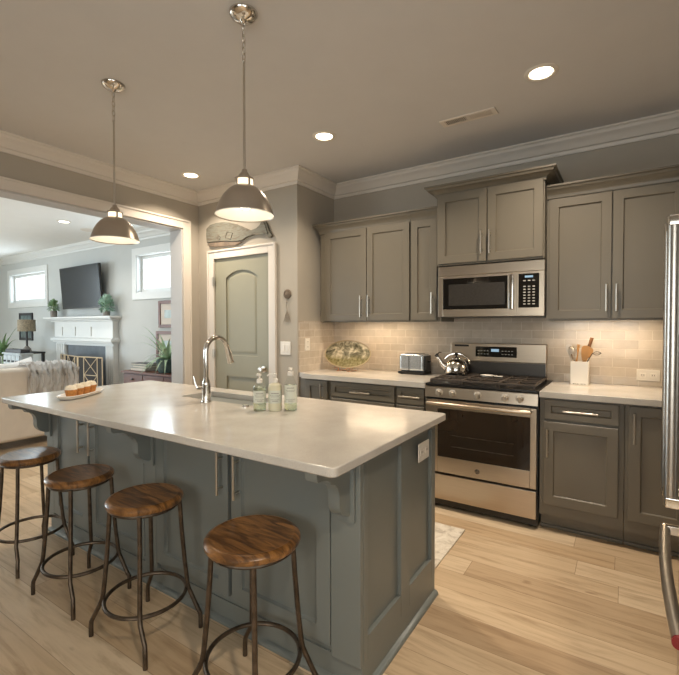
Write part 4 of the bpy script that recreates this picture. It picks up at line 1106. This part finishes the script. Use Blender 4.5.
def crock():
    x, y, z = -.272, 3.600, .9147
    t = Thing('utensil_crock', 'square white ceramic crock full of cooking utensils on the right counter', 'crock', (x, y, z))
    b = MB(); h = .168; w = .056
    b.box(x - w, x + w, y - w, y + w, z, z + .008, .003)
    for a, c, d, e in ((-w, w, -w, -w + .006), (-w, w, w - .006, w), (-w, -w + .006, -w + .006, w - .006), (w - .006, w, -w + .006, w - .006)):
        b.box(x + a, x + c, y + d, y + e, z + .008, z + h, .002)
    t.part('jar', b, 'ceramic')
    q = MB()
    for i, ww in enumerate((.010, .006, .008, .005, .009, .006, .007)): q.box(x - .040 + i * .012, x - .040 + i * .012 + ww, y - w - .0008, y - w, z + .006, z + .011)
    t.part('lettering', q, 'print')
    zb = z + .010
    def stick(name, label, base, tip, r, m): 
        th = Thing(name, label, 'utensil', base, 'cooking utensils in the crock'); return th
    # grey silicone spatula
    P = Vector
    def rodm(a, b_, r): return MB().cyl(a, b_, r, n=10)
    def blade(center, d, w_, l, th_, taper=.8, rot=0.):
        d = P(d).normalized(); n0 = P((0, -1, 0)); u = d.cross(n0).normalized(); n_ = u.cross(d).normalized()
        m = Matrix((u, n_, d)).transposed().to_4x4(); m = Matrix.Translation(center) @ m @ Matrix.Rotation(rot, 4, 'Z')
        b2 = MB(); N = 16; pts = []
        for i in range(N):
            a = 2 * PI * i / N; cx = math.copysign(abs(math.cos(a)) ** .7, math.cos(a)); sz = math.copysign(abs(math.sin(a)) ** .7, math.sin(a))
            ww = w_ / 2 * (1 - (1 - taper) * (.5 - sz / 2)); pts.append((cx * ww, -th_ / 2, sz * l / 2))
        b2.prism(pts, (0, th_, 0)); b2.bm.transform(m); return b2
    a, b_ = P((x + .010, y - .02, zb)), P((x - .056, y + .0, z + .215))
    th = stick('spatula', 'grey silicone spatula leaning left in the crock', a, b_, 0, 0); th.part('handle', rodm(a, b_, .006), 'wood_dark'); d = b_ - a
    th.part('blade', blade(b_ + d.normalized() * .035, d, .050, .080, .008), 'silicone')
    a, b_ = P((x - .010, y - .030, zb)), P((x - .036, y - .034, z + .165)); d = (b_ - a).normalized()
    th = stick('whisk', 'steel balloon whisk in the front of the crock', a, b_, 0, 0); th.part('handle', rodm(a, b_, .006), 'chrome')
    w_ = MB(); u = P((1, 0, .1)).normalized(); v_ = d.cross(u)
    for k in range(6):
        an = k * PI / 6; s = u * math.cos(an) + v_ * math.sin(an)
        pts = [b_ + d * (.11 * .5 * (1 - math.cos(PI * q_))) * 1.0 + s * .030 * math.sin(PI * q_ ** 1.4) for q_ in [i / 12 for i in range(13)]]
        pts2 = [b_ + d * (.11 * .5 * (1 - math.cos(PI * q_))) - s * .030 * math.sin(PI * q_ ** 1.4) for q_ in [i / 12 for i in range(13)]]
        w_.tube(pts, .0014, 5); w_.tube(pts2, .0014, 5)
    th.part('wire_loop', w_, 'nickel')
    a, b_ = P((x - .005, y - .040, zb)), P((x + .026, y - .036, z + .18)); d = b_ - a
    th = stick('wooden_spoon', 'broad pale wooden turner at the front of the crock', a, b_, 0, 0); th.part('handle', rodm(a, b_, .007), 'wood_spoon')
    th.part('blade', blade(b_ + d.normalized() * .045, d, .075, .115, .008, .35), 'wood_spoon')
    a, b_ = P((x - .02, y + .02, zb)), P((x + .044, y + .020, z + .20)); d = b_ - a
    th = stick('wooden_spoon', 'wooden spoon with rounded bowl leaning right in the crock', a, b_, 0, 0); th.part('handle', rodm(a, b_, .006), 'wood_spoon')
    th.part('bowl', blade(b_ + d.normalized() * .03, d, .050, .075, .010, .7), 'wood_spoon')
    a, b_ = P((x - .02, y + .038, zb)), P((x + .070, y + .040, z + .335))
    th = stick('wooden_utensil', 'tall dark wooden handle sticking up at the back of the crock', a, b_, 0, 0)
    th.part('handle', MB().tube([a, a.lerp(b_, .6), b_], [.006, .009, .012], 10), 'wood_dark')
    a, b_ = P((x - .042, y + .042, zb)), P((x - .014, y + .042, z + .285))
    th = stick('wooden_utensil', 'short pale utensil end upright at the back of the crock', a, b_, 0, 0); th.part('handle', MB().tube([a, a.lerp(b_, .8), b_], [.006, .007, .010], 10), 'wood_spoon')
    a, b_ = P((x - .034, y + .0, zb)), P((x + .076, y - .01, z + .225))
    th = stick('wire_skimmer', 'small wire utensil jutting out to the right of the crock', a, b_, 0, 0)
    w_ = MB(); w_.tube([a, b_], .003, 8); 
    for k in range(4):
        s = P((0, math.cos(k * PI / 4), math.sin(k * PI / 4)))
        for sg in (-1, 1): w_.tube([b_ + P((.055 * i / 8, 0, .004 * i / 8)) + s * sg * .014 * math.sin(PI * i / 8) for i in range(9)], .0012, 5)
    th.part('wire_head', w_, 'steel_dark')
crock()

# ------------------------------------------------------------------ wall ornaments
def whale():
    O = [(-3.623, 2.20), (-3.632, 2.27), (-3.627, 2.34), (-3.574, 2.374), (-3.48, 2.383), (-3.397, 2.380), (-3.29, 2.365), (-3.204, 2.339), (-3.089, 2.288), (-2.998, 2.250), (-2.93, 2.262), (-2.888, 2.285), (-2.86, 2.318), (-2.825, 2.322), (-2.805, 2.30), (-2.778, 2.235), (-2.735, 2.170), (-2.761, 2.156), (-2.835, 2.188), (-2.954, 2.208), (-3.044, 2.200), (-3.124, 2.170), (-3.22, 2.172), (-3.375, 2.192), (-3.50, 2.198)]
    SC = lambda L: [(x * 1.0129, 1.342 + (z - 1.342) * 1.0129) for x, z in L]
    O = SC(O)
    t = Thing('whale_ornament', 'driftwood whale hung on the wall above the pantry door', 'wall ornament', (-3.18, YP, 2.12))
    y1 = YP - .0005
    t.part('body', MB().prism([(x, y1, z) for x, z in O], (0, -.026, 0)), 'whale')
    J = [(-3.610, 2.192), (-3.50, 2.190), (-3.375, 2.183), (-3.229, 2.165), (-3.124, 2.158), (-3.206, 2.133), (-3.30, 2.136), (-3.375, 2.139), (-3.50, 2.147), (-3.59, 2.155)]
    t.part('jaw', MB().prism([(x, y1, z) for x, z in SC(J)], (0, -.022, 0)), 'rust')
    e = MB(); yy = YP - .027
    for k in range(1): e.tube([(-3.338 + (.058 - .03 * k) * math.cos(2 * PI * i / 8 + .4) , yy, 2.247 + (.042 - .02 * k) * math.sin(2 * PI * i / 8 + .4)) for i in range(0, 8, 2)], .003, 6, True)
    e2 = MB(); e2.tube([(-3.485 + .028 * math.cos(2 * PI * i / 8), yy, 2.237 + .022 * math.sin(2 * PI * i / 8)) for i in range(0, 8, 2)], .003, 6, True)
    t.part('spot_carving', e2, 'vent_dark'); t.part('eye_carving', e, 'vent_dark')
    tl = MB().prism([(x, YP - .0265, z) for x, z in SC([(-2.90, 2.258), (-2.86, 2.308), (-2.83, 2.312), (-2.80, 2.25), (-2.78, 2.195), (-2.84, 2.205)])], (0, -.008, 0))
    t.part('tail_fluke', tl, 'whale')
whale()
t = Thing('wall_hook', 'round carved medallion with a hanging tassel right of the pantry door', 'wall ornament', (-2.601, YP, 1.38))
m = Matrix.Translation((-2.601, YP - .0005, 1.631)) @ Matrix.Rotation(PI / 2, 4, 'X')
b = MB().lathe([(0, 0), (.043, 0), (.045, .006), (.038, .012), (.026, .009), (.016, .016), (0, .018)], mtx=m, n=32)
for k in range(10): a = 2 * PI * k / 10; b.sphere((-2.601 + .031 * math.cos(a), YP - .011, 1.631 + .031 * math.sin(a)), .006, seg=8, rings=6)
t.part('medallion', b, 'rust')
b = MB().tube([(-2.603, YP - .012, 1.59), (-2.606, YP - .012, 1.53), (-2.600, YP - .012, 1.48)], .003, 8).sphere((-2.603, YP - .012, 1.555), .008, seg=10, rings=8)
t.part('cord', b, 'rope')
b = MB()
for k in range(9): b.tube([(-2.600, YP - .012, 1.485), (-2.600 + (k - 4) * .005, YP - .012 + (k % 3 - 1) * .004, 1.43), (-2.600 + (k - 4) * .009, YP - .012 + (k % 3 - 1) * .005, 1.375 + (k % 2) * .015)], .0022, 5)
t.part('tassel', b, 'rope')

# ------------------------------------------------------------------ refrigerator
def fridge():
    xf, yc, w = .159, 1.432, .91
    t = Thing('refrigerator', 'steel french-door refrigerator at the right edge with long bar handles', 'refrigerator', (xf + .38, yc, 0))
    y0, y1 = yc - w / 2, yc + w / 2
    t.part('case', MB().box(xf + .07, .93, y0 + .005, y1 - .005, .02, 1.775), 'steel_dark', smooth=False)
    t.part('base_grille', MB().box(xf + .09, .93, y0 + .02, y1 - .02, 0, .0195), 'black', smooth=False)
    for s in (-1, 1):
        a, c = (yc + .002, y1) if s > 0 else (y0, yc - .002)
        d = t.part('door', MB().box(xf, xf + .069, a, c, .745, 1.775, .008), 'fridge')
        yh = yc + s * .045; h = MB(); x = xf - .060
        h.cyl((x, yh, .884), (x, yh, 1.612), .0150, n=18)
        hd = t.part('handle', h, 'fridge', d)
        for zz in (.894, 1.602): t.part('handle_bracket', MB().box(x - .012, xf, yh - .0155, yh + .0155, zz - .013, zz + .013, .003), 'chrome', d)
    d = t.part('freezer_drawer', MB().box(xf, xf + .069, y0, y1, .105, .735, .008), 'fridge')
    pts = [(.098 - .006 * math.sin(PI * i / 16) + .014 * (i / 16) ** 2, yc - .310 + .618 * i / 16, .695) for i in range(17)]
    t.part('handle', MB().tube(pts, .0140, 18), 'fridge', d)
    for yy in (yc - .297, yc + .297): t.part('handle_bracket', MB().box(xf - .055, xf, yy - .012, yy + .012, .681, .709, .003), 'chrome', d)
    q = MB()
    q.cyl((.098, yc - .310, .695), (.098, yc - .318, .695), .0138, n=18)
    t.part('handle_medallion', q, 'red', d, label='red medallion on the handle end')
fridge()

# ------------------------------------------------------------------ rug
t = MB().box(-2.85, -.862, 2.255, 2.835, 0.0005, .008, .002).done('kitchen_rug', 'rug', loc=(-1.85, 2.545, 0)); tag(t, 'faded cream rug on the floor between island and range', 'rug')

# ------------------------------------------------------------------ living room
def sofa():
    xb, y0, y1 = -5.53, .15, 2.68
    t = Thing('sofa', 'cream upholstered sofa seen from behind beyond the island', 'sofa', (-5.98, 1.4, 0))
    t.part('frame', MB().box(xb - .90, xb - .02, y0 + .02, y1 - .02, .085, .40, .02), 'sofa')
    t.part('back', MB().box(xb - .22, xb, y0, y1, .085, .875, .045, 4), 'sofa')
    for a, c in ((y0, y0 + .2), (y1 - .2, y1)): t.part('arm', MB().box(xb - .92, xb - .14, a, c, .085, .64, .05, 4), 'sofa')
    n = 3; wy = (y1 - y0 - .41) / n
    for i in range(n):
        a = y0 + .205 + i * wy
        t.part('seat_cushion', MB().box(xb - .90, xb - .23, a + .004, a + wy - .004, .402, .53, .035, 4), 'sofa')
        t.part('back_cushion', MB().box(xb - .42, xb - .222, a + .006, a + wy - .006, .532, .915, .06, 4), 'pillow')
    for x in (xb - .85, xb - .08):
        for y in (y0 + .08, y1 - .08): t.part('leg', MB().cyl((x, y, 0), (x, y, .086), .022, .028, 12), 'dark_wood')
sofa()
def throw():
    b = MB(); bm = b.bm; rows = []
    prof = [(-5.515, .40), (-5.512, .52), (-5.510, .64), (-5.508, .76), (-5.508, .85), (-5.525, .893), (-5.575, .905), (-5.65, .906), (-5.72, .905), (-5.765, .89), (-5.775, .80)]
    # resample
    P = []
    for (a, c) in zip(prof, prof[1:]):
        for k in range(4): P.append((a[0] + (c[0] - a[0]) * k / 4, a[1] + (c[1] - a[1]) * k / 4))
    P.append(prof[-1]); N = 70
    for j in range(N + 1):
        y = 2.17 + .535 * j / N; r = []
        edge = max(0, (y - 2.60) / .105)
        for i, (x, z) in enumerate(P):
            s = (.014 * math.sin(y * 118 + 2.2 * math.sin(z * 9 + i * .4)) + .010 * math.sin(y * 47 + i * .8) + .006 * random.uniform(-1, 1))
            vert = z < .86
            zz = z - .05 * edge ** 2 if not vert else z
            r.append(bm.verts.new((x + (max(s, -.006) + .012 if vert and x > -5.6 else 0), y, zz + (0 if vert else max(s, -.006) + .010))))
        rows.append(r)
    for a, c in zip(rows, rows[1:]):
        for i in range(len(P) - 1): bm.faces.new((a[i], a[i + 1], c[i + 1], c[i]))
    r = bmesh.ops.solidify(bm, geom=list(bm.faces), thickness=-.008)
    o = b.done('throw_blanket', 'throw', loc=(-5.6, 2.44, .4)); tag(o, 'ruched white and grey throw draped over the end of the sofa back', 'blanket')
throw()
def cushion(loc, rot, s, label):
    b = MB(); bm = b.bm; n = 14; top = []; bot = []
    for sgn in (1, -1):
        g = [[None] * (n + 1) for _ in range(n + 1)]
        for i in range(n + 1):
            for j in range(n + 1):
                u, v = i / n * 2 - 1, j / n * 2 - 1
                h = .075 * ((1 - u ** 4) * (1 - v ** 4)) ** .6
                pinch = 1 - .06 * (1 - u * u) * (v * v) ; pin2 = 1 - .06 * (1 - v * v) * (u * u)
                g[i][j] = bm.verts.new((u * s / 2 * pin2, sgn * h, v * s / 2 * pinch))
        for i in range(n):
            for j in range(n): bm.faces.new((g[i][j], g[i + 1][j], g[i + 1][j + 1], g[i][j + 1]))
    bmesh.ops.remove_doubles(bm, verts=bm.verts, dist=.0005)
    o = b.done('throw_pillow', 'pillow'); o.location = loc; o.rotation_euler = rot; tag(o, label, 'pillow', 'white pillows on the sofa')
cushion((-6.035, 2.31, .748), (0, -.30, PI/2), .34, 'left white pillow peeking over the throw on the sofa')
cushion((-6.20, 2.36, .752), (0, -.26, PI/2), .34, 'right white pillow peeking over the throw, before the dark lamp table')

def fireplace():
    t = Thing('fireplace', 'white painted fireplace mantel with slate surround on the far wall', 'fireplace', (-7.42, YL, 0))
    y = YL - .003
    t.part('shelf', MB().box(-8.755, -6.577, YL - .20, y, 1.465, 1.498, .005).box(-8.69, -6.61, YL - .165, y, 1.440, 1.4645, .008).box(-8.62, -6.64, YL - .13, y, 1.415, 1.4395, .008), 'mantel')
    b = MB(); yf = YL - .10; x0, x1 = -8.54, -6.67
    b.box(x0, x1, yf + .014, y, 1.150, 1.4145)
    for a, c in ((x0, -8.28), (-7.93, -7.83), (-7.41, -7.32), (-6.84, x1)): b.box(a, c, yf, yf + .0145, 1.1501, 1.4144)
    b.box(-8.28, -6.84, yf + .0008, yf + .0145, 1.150, 1.175).box(-8.28, -6.84, yf + .0008, yf + .0145, 1.325, 1.4145)
    t.part('frieze', b, 'mantel', smooth=False)
    t.part('lower_moulding', MB().box(-8.60, -6.63, YL - .150, y, 1.085, 1.138, .01).box(-8.57, -6.65, YL - .125, y, 1.060, 1.0845, .006).box(-8.57, -6.65, YL - .125, y, 1.1385, 1.1495, .004), 'mantel')
    for a, c in ((-8.52, -8.205), (-6.90, -6.68)):
        p = MB().box(a, c, YL - .085, y, .16, 1.0595, .004).box(a - .012, c + .012, YL - .10, y, 0, .1595, .006)
        w_ = c - a; n = 4
        for k in range(n): xx = a + w_ * (k + .5) / n; p.box(xx - w_ * .085, xx + w_ * .085, YL - .096, YL - .084, .20, 1.03, .004)
        t.part('pilaster', p, 'mantel')
    t.part('header', MB().box(-8.2045, -6.9005, YL - .08, y, 1.015, 1.0595, .003), 'mantel')
    s = MB(); ys = YL - .045
    s.box(-8.2045, -8.02, ys, y, 0, 1.0145).box(-7.09, -6.9005, ys, y, 0, 1.0145).box(-8.0195, -7.0905, ys, y, .78, 1.0145)
    t.part('slate_surround', s, 'slate', smooth=False)
    t.part('firebox', MB().box(-8.0195, -7.0905, YL - .03, y, .0, .7795), 'soot', smooth=False)
    t.part('hearth', MB().box(-8.54, -6.66, YL - .55, YL - .102, 0, .02, .004), 'slate')
fireplace()

t = Thing('fire_screen', 'folding gold fire screen with crossed bars in front of the fireplace', 'fire screen', (-7.15, 3.50, .02))
def sp(xa, ya, xb, yb):
    A, B = Vector((xa, ya, 0)), Vector((xb, yb, 0)); z0, z1 = .025, .862
    def pt(s, z): p = A.lerp(B, s); return (p.x, p.y, z)
    f = MB(); r = .0095
    for q in ((pt(0, z0), pt(0, z1)), (pt(1, z0), pt(1, z1)), (pt(0, z1), pt(1, z1)), (pt(0, z0 + .03), pt(1, z0 + .03)), (pt(.24, z0), pt(.24, z1)), (pt(.80, z0), pt(.80, z1))): f.tube(q, r, 6)
    pn = t.part('panel', f, 'gold')
    l = MB(); zs = [z0 + .03, .305, .585, z1]
    for a, c in zip(zs, zs[1:]):
        l.tube((pt(.24, a), pt(.80, c)), .0062, 6); l.tube((pt(.24, c), pt(.80, a)), .0062, 6); l.tube((pt(.24, c), pt(.80, c)), .0062, 6)
    t.part('lattice', l, 'gold', pn)
    m = MB(); n = (B - A).normalized(); nn = Vector((-n.y, n.x, 0)) * .006
    m.prism([pt(0.02, z0 + .03), pt(.98, z0 + .03), pt(.98, z1 - .01), pt(.02, z1 - .01)], nn)
    t.part('mesh', m, 'mesh', pn)
sp(-7.12, 3.50, -6.54, 3.56); sp(-7.74, 3.60, -7.145, 3.50); sp(-8.02, 3.66, -7.765, 3.605)

def tv():
    cx, y, cz = -7.56, YL - .13, 1.985
    m = Matrix.Translation((cx, y, cz)) @ Matrix.Rotation(-.008, 4, 'Y') @ Matrix.Rotation(.07, 4, 'X')
    t = Thing('television', 'black wall-mounted television tilted forward above the mantel', 'television', (cx, YL, 1.65))
    t.part('case', MB().box(-.625, .625, -.018, .03, -.35, .35, .006, mtx=m), 'black')
    t.part('screen', MB().box(-.612, .612, -.0205, -.0175, -.335, .338, mtx=m), 'tv')
    t.part('wall_mount', MB().box(cx - .2, cx + .2, y + .03, YL - .002, cz - .12, cz + .12), 'black')
tv()

def foliage(center, n, rad, hgt, lw, seed, droop=.3, up_=.6):
    r = random.Random(seed); b = MB(); bm = b.bm
    for i in range(n):
        a = r.uniform(0, 2 * PI); el = r.uniform(-.5, 1.4); L = r.uniform(.55, 1.0)
        d = Vector((math.cos(a) * math.cos(el) * rad, math.sin(a) * math.cos(el) * rad * .5, math.sin(el) * hgt)) * L
        c = Vector(center) + d; side = Vector((-math.sin(a), math.cos(a), r.uniform(-.4, .4))).normalized() * lw * r.uniform(.6, 1.1)
        fw_ = (d.normalized() + Vector((0, 0, r.uniform(-droop, .4)))).normalized() * lw * 2.1
        p = [c - fw_ * .5, c + side * .8 , c + fw_ * .6, c - side * .8]
        mid = c + Vector((0, 0, lw * .25))
        v = [bm.verts.new((q.x, min(q.y, YL - .012), q.z)) for q in p]; bm.faces.new((v[0], v[1], v[2])); bm.faces.new((v[0], v[2], v[3]))
    return b
def mantel_plant(x, label, m, potr, poth, rad, hgt, seed, lw):
    y, z = YL - .14, 1.4985
    t = Thing('potted_plant', label, 'plant', (x, y, z))
    t.part('pot', MB().lathe([(0, 0), (potr * .85, 0), (potr, .01), (potr * 1.05, poth), (potr * .9, poth), (0, poth - .01)], (x, y, z), 24), 'pot_grey')
    st = MB()
    for k in range(7): a = k * .9; st.tube([(x, y, z + poth - .01), (x + rad * .5 * math.cos(a), y + rad * .35 * math.sin(a), z + poth + hgt * .6)], .004, 5)
    t.part('stem', st, 'leaf')
    t.part('foliage', foliage((x, y, z + poth + hgt * .30), 300, rad, hgt * .7, lw, seed), m)
mantel_plant(-8.475, 'leafy green potted plant at the left end of the mantel', 'leaf', .052, .11, .155, .20, 3, .024)
mantel_plant(-6.765, 'bluish green potted plant at the right end of the mantel', 'leaf_blue', .05, .07, .175, .26, 5, .030)

# lamp table corner
t = Thing('side_table', 'dark wood side table under the lamp left of the fireplace', 'table', (-8.93, 3.60, 0))
t.part('top', MB().box(-9.32, -8.62, 3.30, 3.68, .855, .885, .004), 'dark_wood')
for x in (-9.29, -8.65):
    for y in (3.33, 3.65): t.part('leg', MB().box(x - .022, x + .022, y - .022, y + .022, 0, .8545, .003), 'dark_wood')
t.part('shelf', MB().box(-9.3, -8.64, 3.32, 3.66, .25, .275), 'dark_wood')
lx, ly, lz = -8.95, 3.52, .8855
t = Thing('table_lamp', 'table lamp with a wide burlap drum shade on the dark side table', 'lamp', (lx, ly, lz))
t.part('base', MB().lathe([(0, 0), (.07, 0), (.07, .018), (.06, .055), (.035, .085), (.022, .10), (0, .10)], (lx, ly, lz), 24), 'pot_grey')
t.part('post', MB().cyl((lx, ly, lz + .098), (lx, ly, 1.42), .017, n=14), 'dark_wood')
t.part('shade', MB().lathe([(.138, 1.247), (.135, 1.455), (.131, 1.455), (.134, 1.247), (.138, 1.247)], (lx, ly, 0), 40), 'shade_fabric')
t.part('shade_spider', MB().tube([(lx - .132, ly, 1.43), (lx + .132, ly, 1.43)], .004, 6).tube([(lx, ly - .132, 1.43), (lx, ly + .132, 1.43)], .004, 6), 'steel_dark')
def picture(x0, x1, z0, z1, label, fr, fw_, art, matw, y=YL, group=None):
    t = Thing('framed_picture', label, 'picture', ((x0 + x1) / 2, y, z0), group)
    b = MB(); a, c = y - .026, y - .001
    b.box(x0, x0 + fw_, a, c, z0, z1, .004).box(x1 - fw_, x1, a, c, z0, z1, .004).box(x0 + fw_, x1 - fw_, a, c, z1 - fw_, z1, .004).box(x0 + fw_, x1 - fw_, a, c, z0, z0 + fw_, .004)
    t.part('frame', b, fr)
    if matw: t.part('mat', MB().box(x0 + fw_, x1 - fw_, y - .012, y - .004, z0 + fw_, z1 - fw_), 'mat_board')
    q = fw_ + matw
    t.part('print', MB().box(x0 + q, x1 - q, y - .016, y - .0125 if matw else y - .005, z0 + q, z1 - q), art)
picture(-10.20, -9.62, 1.06, 1.60, 'dark framed print on the wall behind the table lamp', 'dark_wood', .05, 'art_dark', 0)
picture(-5.62, -4.92, 1.315, 1.70, 'upper wood framed landscape print at the edge of the opening', 'console_wood', .045, 'art_pale', .09)
picture(-5.68, -4.92, .86, 1.265, 'lower wood framed print behind the spider plant', 'console_wood', .045, 'art_pale', .09)

# apothecary cabinet and tray in front of the corner
t = Thing('apothecary_cabinet', 'weathered grey cabinet of small drawers left of the lamp table', 'cabinet', (-8.1, 3.1, 0))
x0, x1, y0, y1, z1 = -8.47, -7.83, 2.98, 3.16, .915
t.part('body', MB().box(x0, x1, y0 + .018, y1, .06, z1 - .025).box(x0 - .015, x1 + .015, y0 - .005, y1 + .005, z1 - .0245, z1, .004), 'grey_cab', smooth=False)
for x in (x0 + .03, x1 - .03):
    for y in (y0 + .05, y1 - .03): t.part('leg', MB().box(x - .02, x + .02, y - .02, y + .02, 0, .0595), 'grey_cab')
for r_ in range(4):
    for k in range(4):
        a = x0 + .02 + k * (x1 - x0 - .04) / 4; c = a + (x1 - x0 - .04) / 4; zz = .08 + r_ * .202
        d = t.part('drawer', MB().box(a + .008, c - .008, y0, y0 + .0175, zz, zz + .188, .004), 'grey_cab')
        t.part('cup_pull', MB().box((a + c) / 2 - .03, (a + c) / 2 + .03, y0 - .02, y0, zz + .085, zz + .115, .006), 'black', d)
t = MB().box(-8.44, -7.88, 3.01, 3.14, .9155, .925, .003)
for a, c, d, e in ((-8.44, -7.88, 3.01, 3.022), (-8.44, -7.88, 3.128, 3.14), (-8.44, -8.428, 3.022, 3.128), (-7.892, -7.88, 3.022, 3.128)): t.box(a, c, d, e, .925, .972, .002)
o = t.done('wooden_tray', 'dark_wood', loc=(-8.1, 3.14, .9155)); tag(o, 'dark rectangular tray on top of the weathered grey cabinet', 'tray')

def blades(c, n, L, w, seed, zup=.7, out=.6, zmin=0.):
    r = random.Random(seed); b = MB(); bm = b.bm
    for i in range(n):
        a = 2 * PI * i / n + r.uniform(-.25, .25); l = L * r.uniform(.6, 1.05); e = r.uniform(.25, 1.0) * zup; prev = None
        d = Vector((math.cos(a), math.sin(a), 0)); s = Vector((-d.y, d.x, 0)); N = 7
        for k in range(N + 1):
            q = k / N; hz = out * l * q * (1.2 - e * .5); vz = l * (e * q * 1.5 - (1.15 - .35 * e) * q * q * .75)
            p = Vector(c) + d * hz + Vector((0, 0, vz)); ww = w * (1 - q ** 2.2) * (.55 + .45 * math.sin(PI * min(1, q * 1.5 + .15)))
            cur = tuple(bm.verts.new((q_.x, min(q_.y, YL - .03), max(q_.z, zmin, .835 if (zmin > .5 and q_.x < -5.37) else 0))) for q_ in (p - s * ww, p + Vector((0, 0, -.2 * ww)), p + s * ww))
            if prev: bm.faces.new((prev[0], prev[1], cur[1], cur[0])); bm.faces.new((prev[1], prev[2], cur[2], cur[1]))
            prev = cur
    return b
# console with spider plant and books right of the fireplace
t = Thing('console_cabinet', 'cherry wood console cabinet right of the fireplace', 'cabinet', (-5.3, 3.68, 0))
x0, x1, y0 = -5.85, -4.47, 3.47
t.part('top', MB().box(x0 - .02, x1 + .02, y0 - .02, YL - .02, .694, .722, .005), 'console_wood')
t.part('body', MB().box(x0, x1, y0 + .02, YL - .025, .08, .6935), 'console_wood', smooth=False)
for x in (x0 + .03, x1 - .03):
    for y in (y0 + .05, YL - .06): t.part('leg', MB().box(x - .025, x + .025, y - .025, y + .025, 0, .0795), 'console_wood')
for k in range(3):
    a = x0 + .015 + k * .453; 
    d = t.part('drawer', MB().box(a, a + .443, y0, y0 + .0195, .545, .680, .004), 'console_wood'); t.part('knob', MB().sphere((a + .22, y0 - .012, .612), .014, seg=12, rings=8), 'steel_dark', d)
    d = t.part('door', shaker(a, a + .443, .10, .53, y0, .0195, .05), 'console_wood'); t.part('knob', MB().sphere((a + .40, y0 - .012, .36), .014, seg=12, rings=8), 'steel_dark', d)
px, py_, pz = -5.08, 3.63, .7225
t = Thing('spider_plant', 'spider plant with long pale leaves in a teal pot on the console', 'plant', (px, py_, pz))
t.part('pot', MB().lathe([(0, 0), (.10, 0), (.115, .02), (.135, .13), (.142, .165), (.150, .168), (.150, .185), (.135, .185), (.128, .15), (0, .15)], (px, py_, pz), 32), 'pot_teal')
t.part('soil', MB().lathe([(0, .151), (.128, .151), (.128, .160), (0, .165)], (px, py_, pz), 24), 'soil')
t.part('foliage', blades((px, py_, pz + .16), 44, .62, .027, 4, .95, .80, pz + .01), 'leaf_pale')
bk = [('grey hardback book at the bottom of the stack beside the spider plant', .040, -5.62, .02, 'book_grey'), ('sage book in the middle of the stack beside the spider plant', .032, -5.58, -.06, 'book_green'), ('dark book on top of the stack beside the spider plant', .028, -5.60, .05, 'book_dark')]
z = .7225
for lb, h, bx, rz, m in bk:
    t = Thing('book', lb, 'book', (bx, 3.66, z), 'books stacked on the console', rz)
    t.part('cover', MB().box(-.17, .17, -.115, .115, 0, .004).box(-.17, .17, -.115, .115, h - .004, h).box(-.17, .17, .111, .115, .004, h - .004), m, smooth=False)
    t.part('pages', MB().box(-.163, .163, -.110, .111, .004, h - .004), 'paper', smooth=False)
    z += h + .0004
# tall plant in the far corner
px, py_ = -9.55, 3.35
t = Thing('potted_plant', 'arching green plant at the far left edge beside the grey cabinet', 'plant', (px, py_, 0))
t.part('pot', MB().lathe([(0, 0), (.15, 0), (.19, .30), (.20, .36), (.18, .36), (.17, .30), (0, .30)], (px, py_, 0), 28), 'pot_grey')
st = MB()
for k in range(5): a = k * 1.3; st.tube([(px + .03 * math.cos(a), py_ + .03 * math.sin(a), .30), (px + .05 * math.cos(a), py_ + .05 * math.sin(a), .85)], .009, 6)
t.part('stem', st, 'leaf')
fo = blades((px, py_, .80), 26, .62, .035, 11, 1.0, .62)
t.part('foliage', fo, 'leaf')
# neighbouring house seen blurred through the living room window is only bright sky here
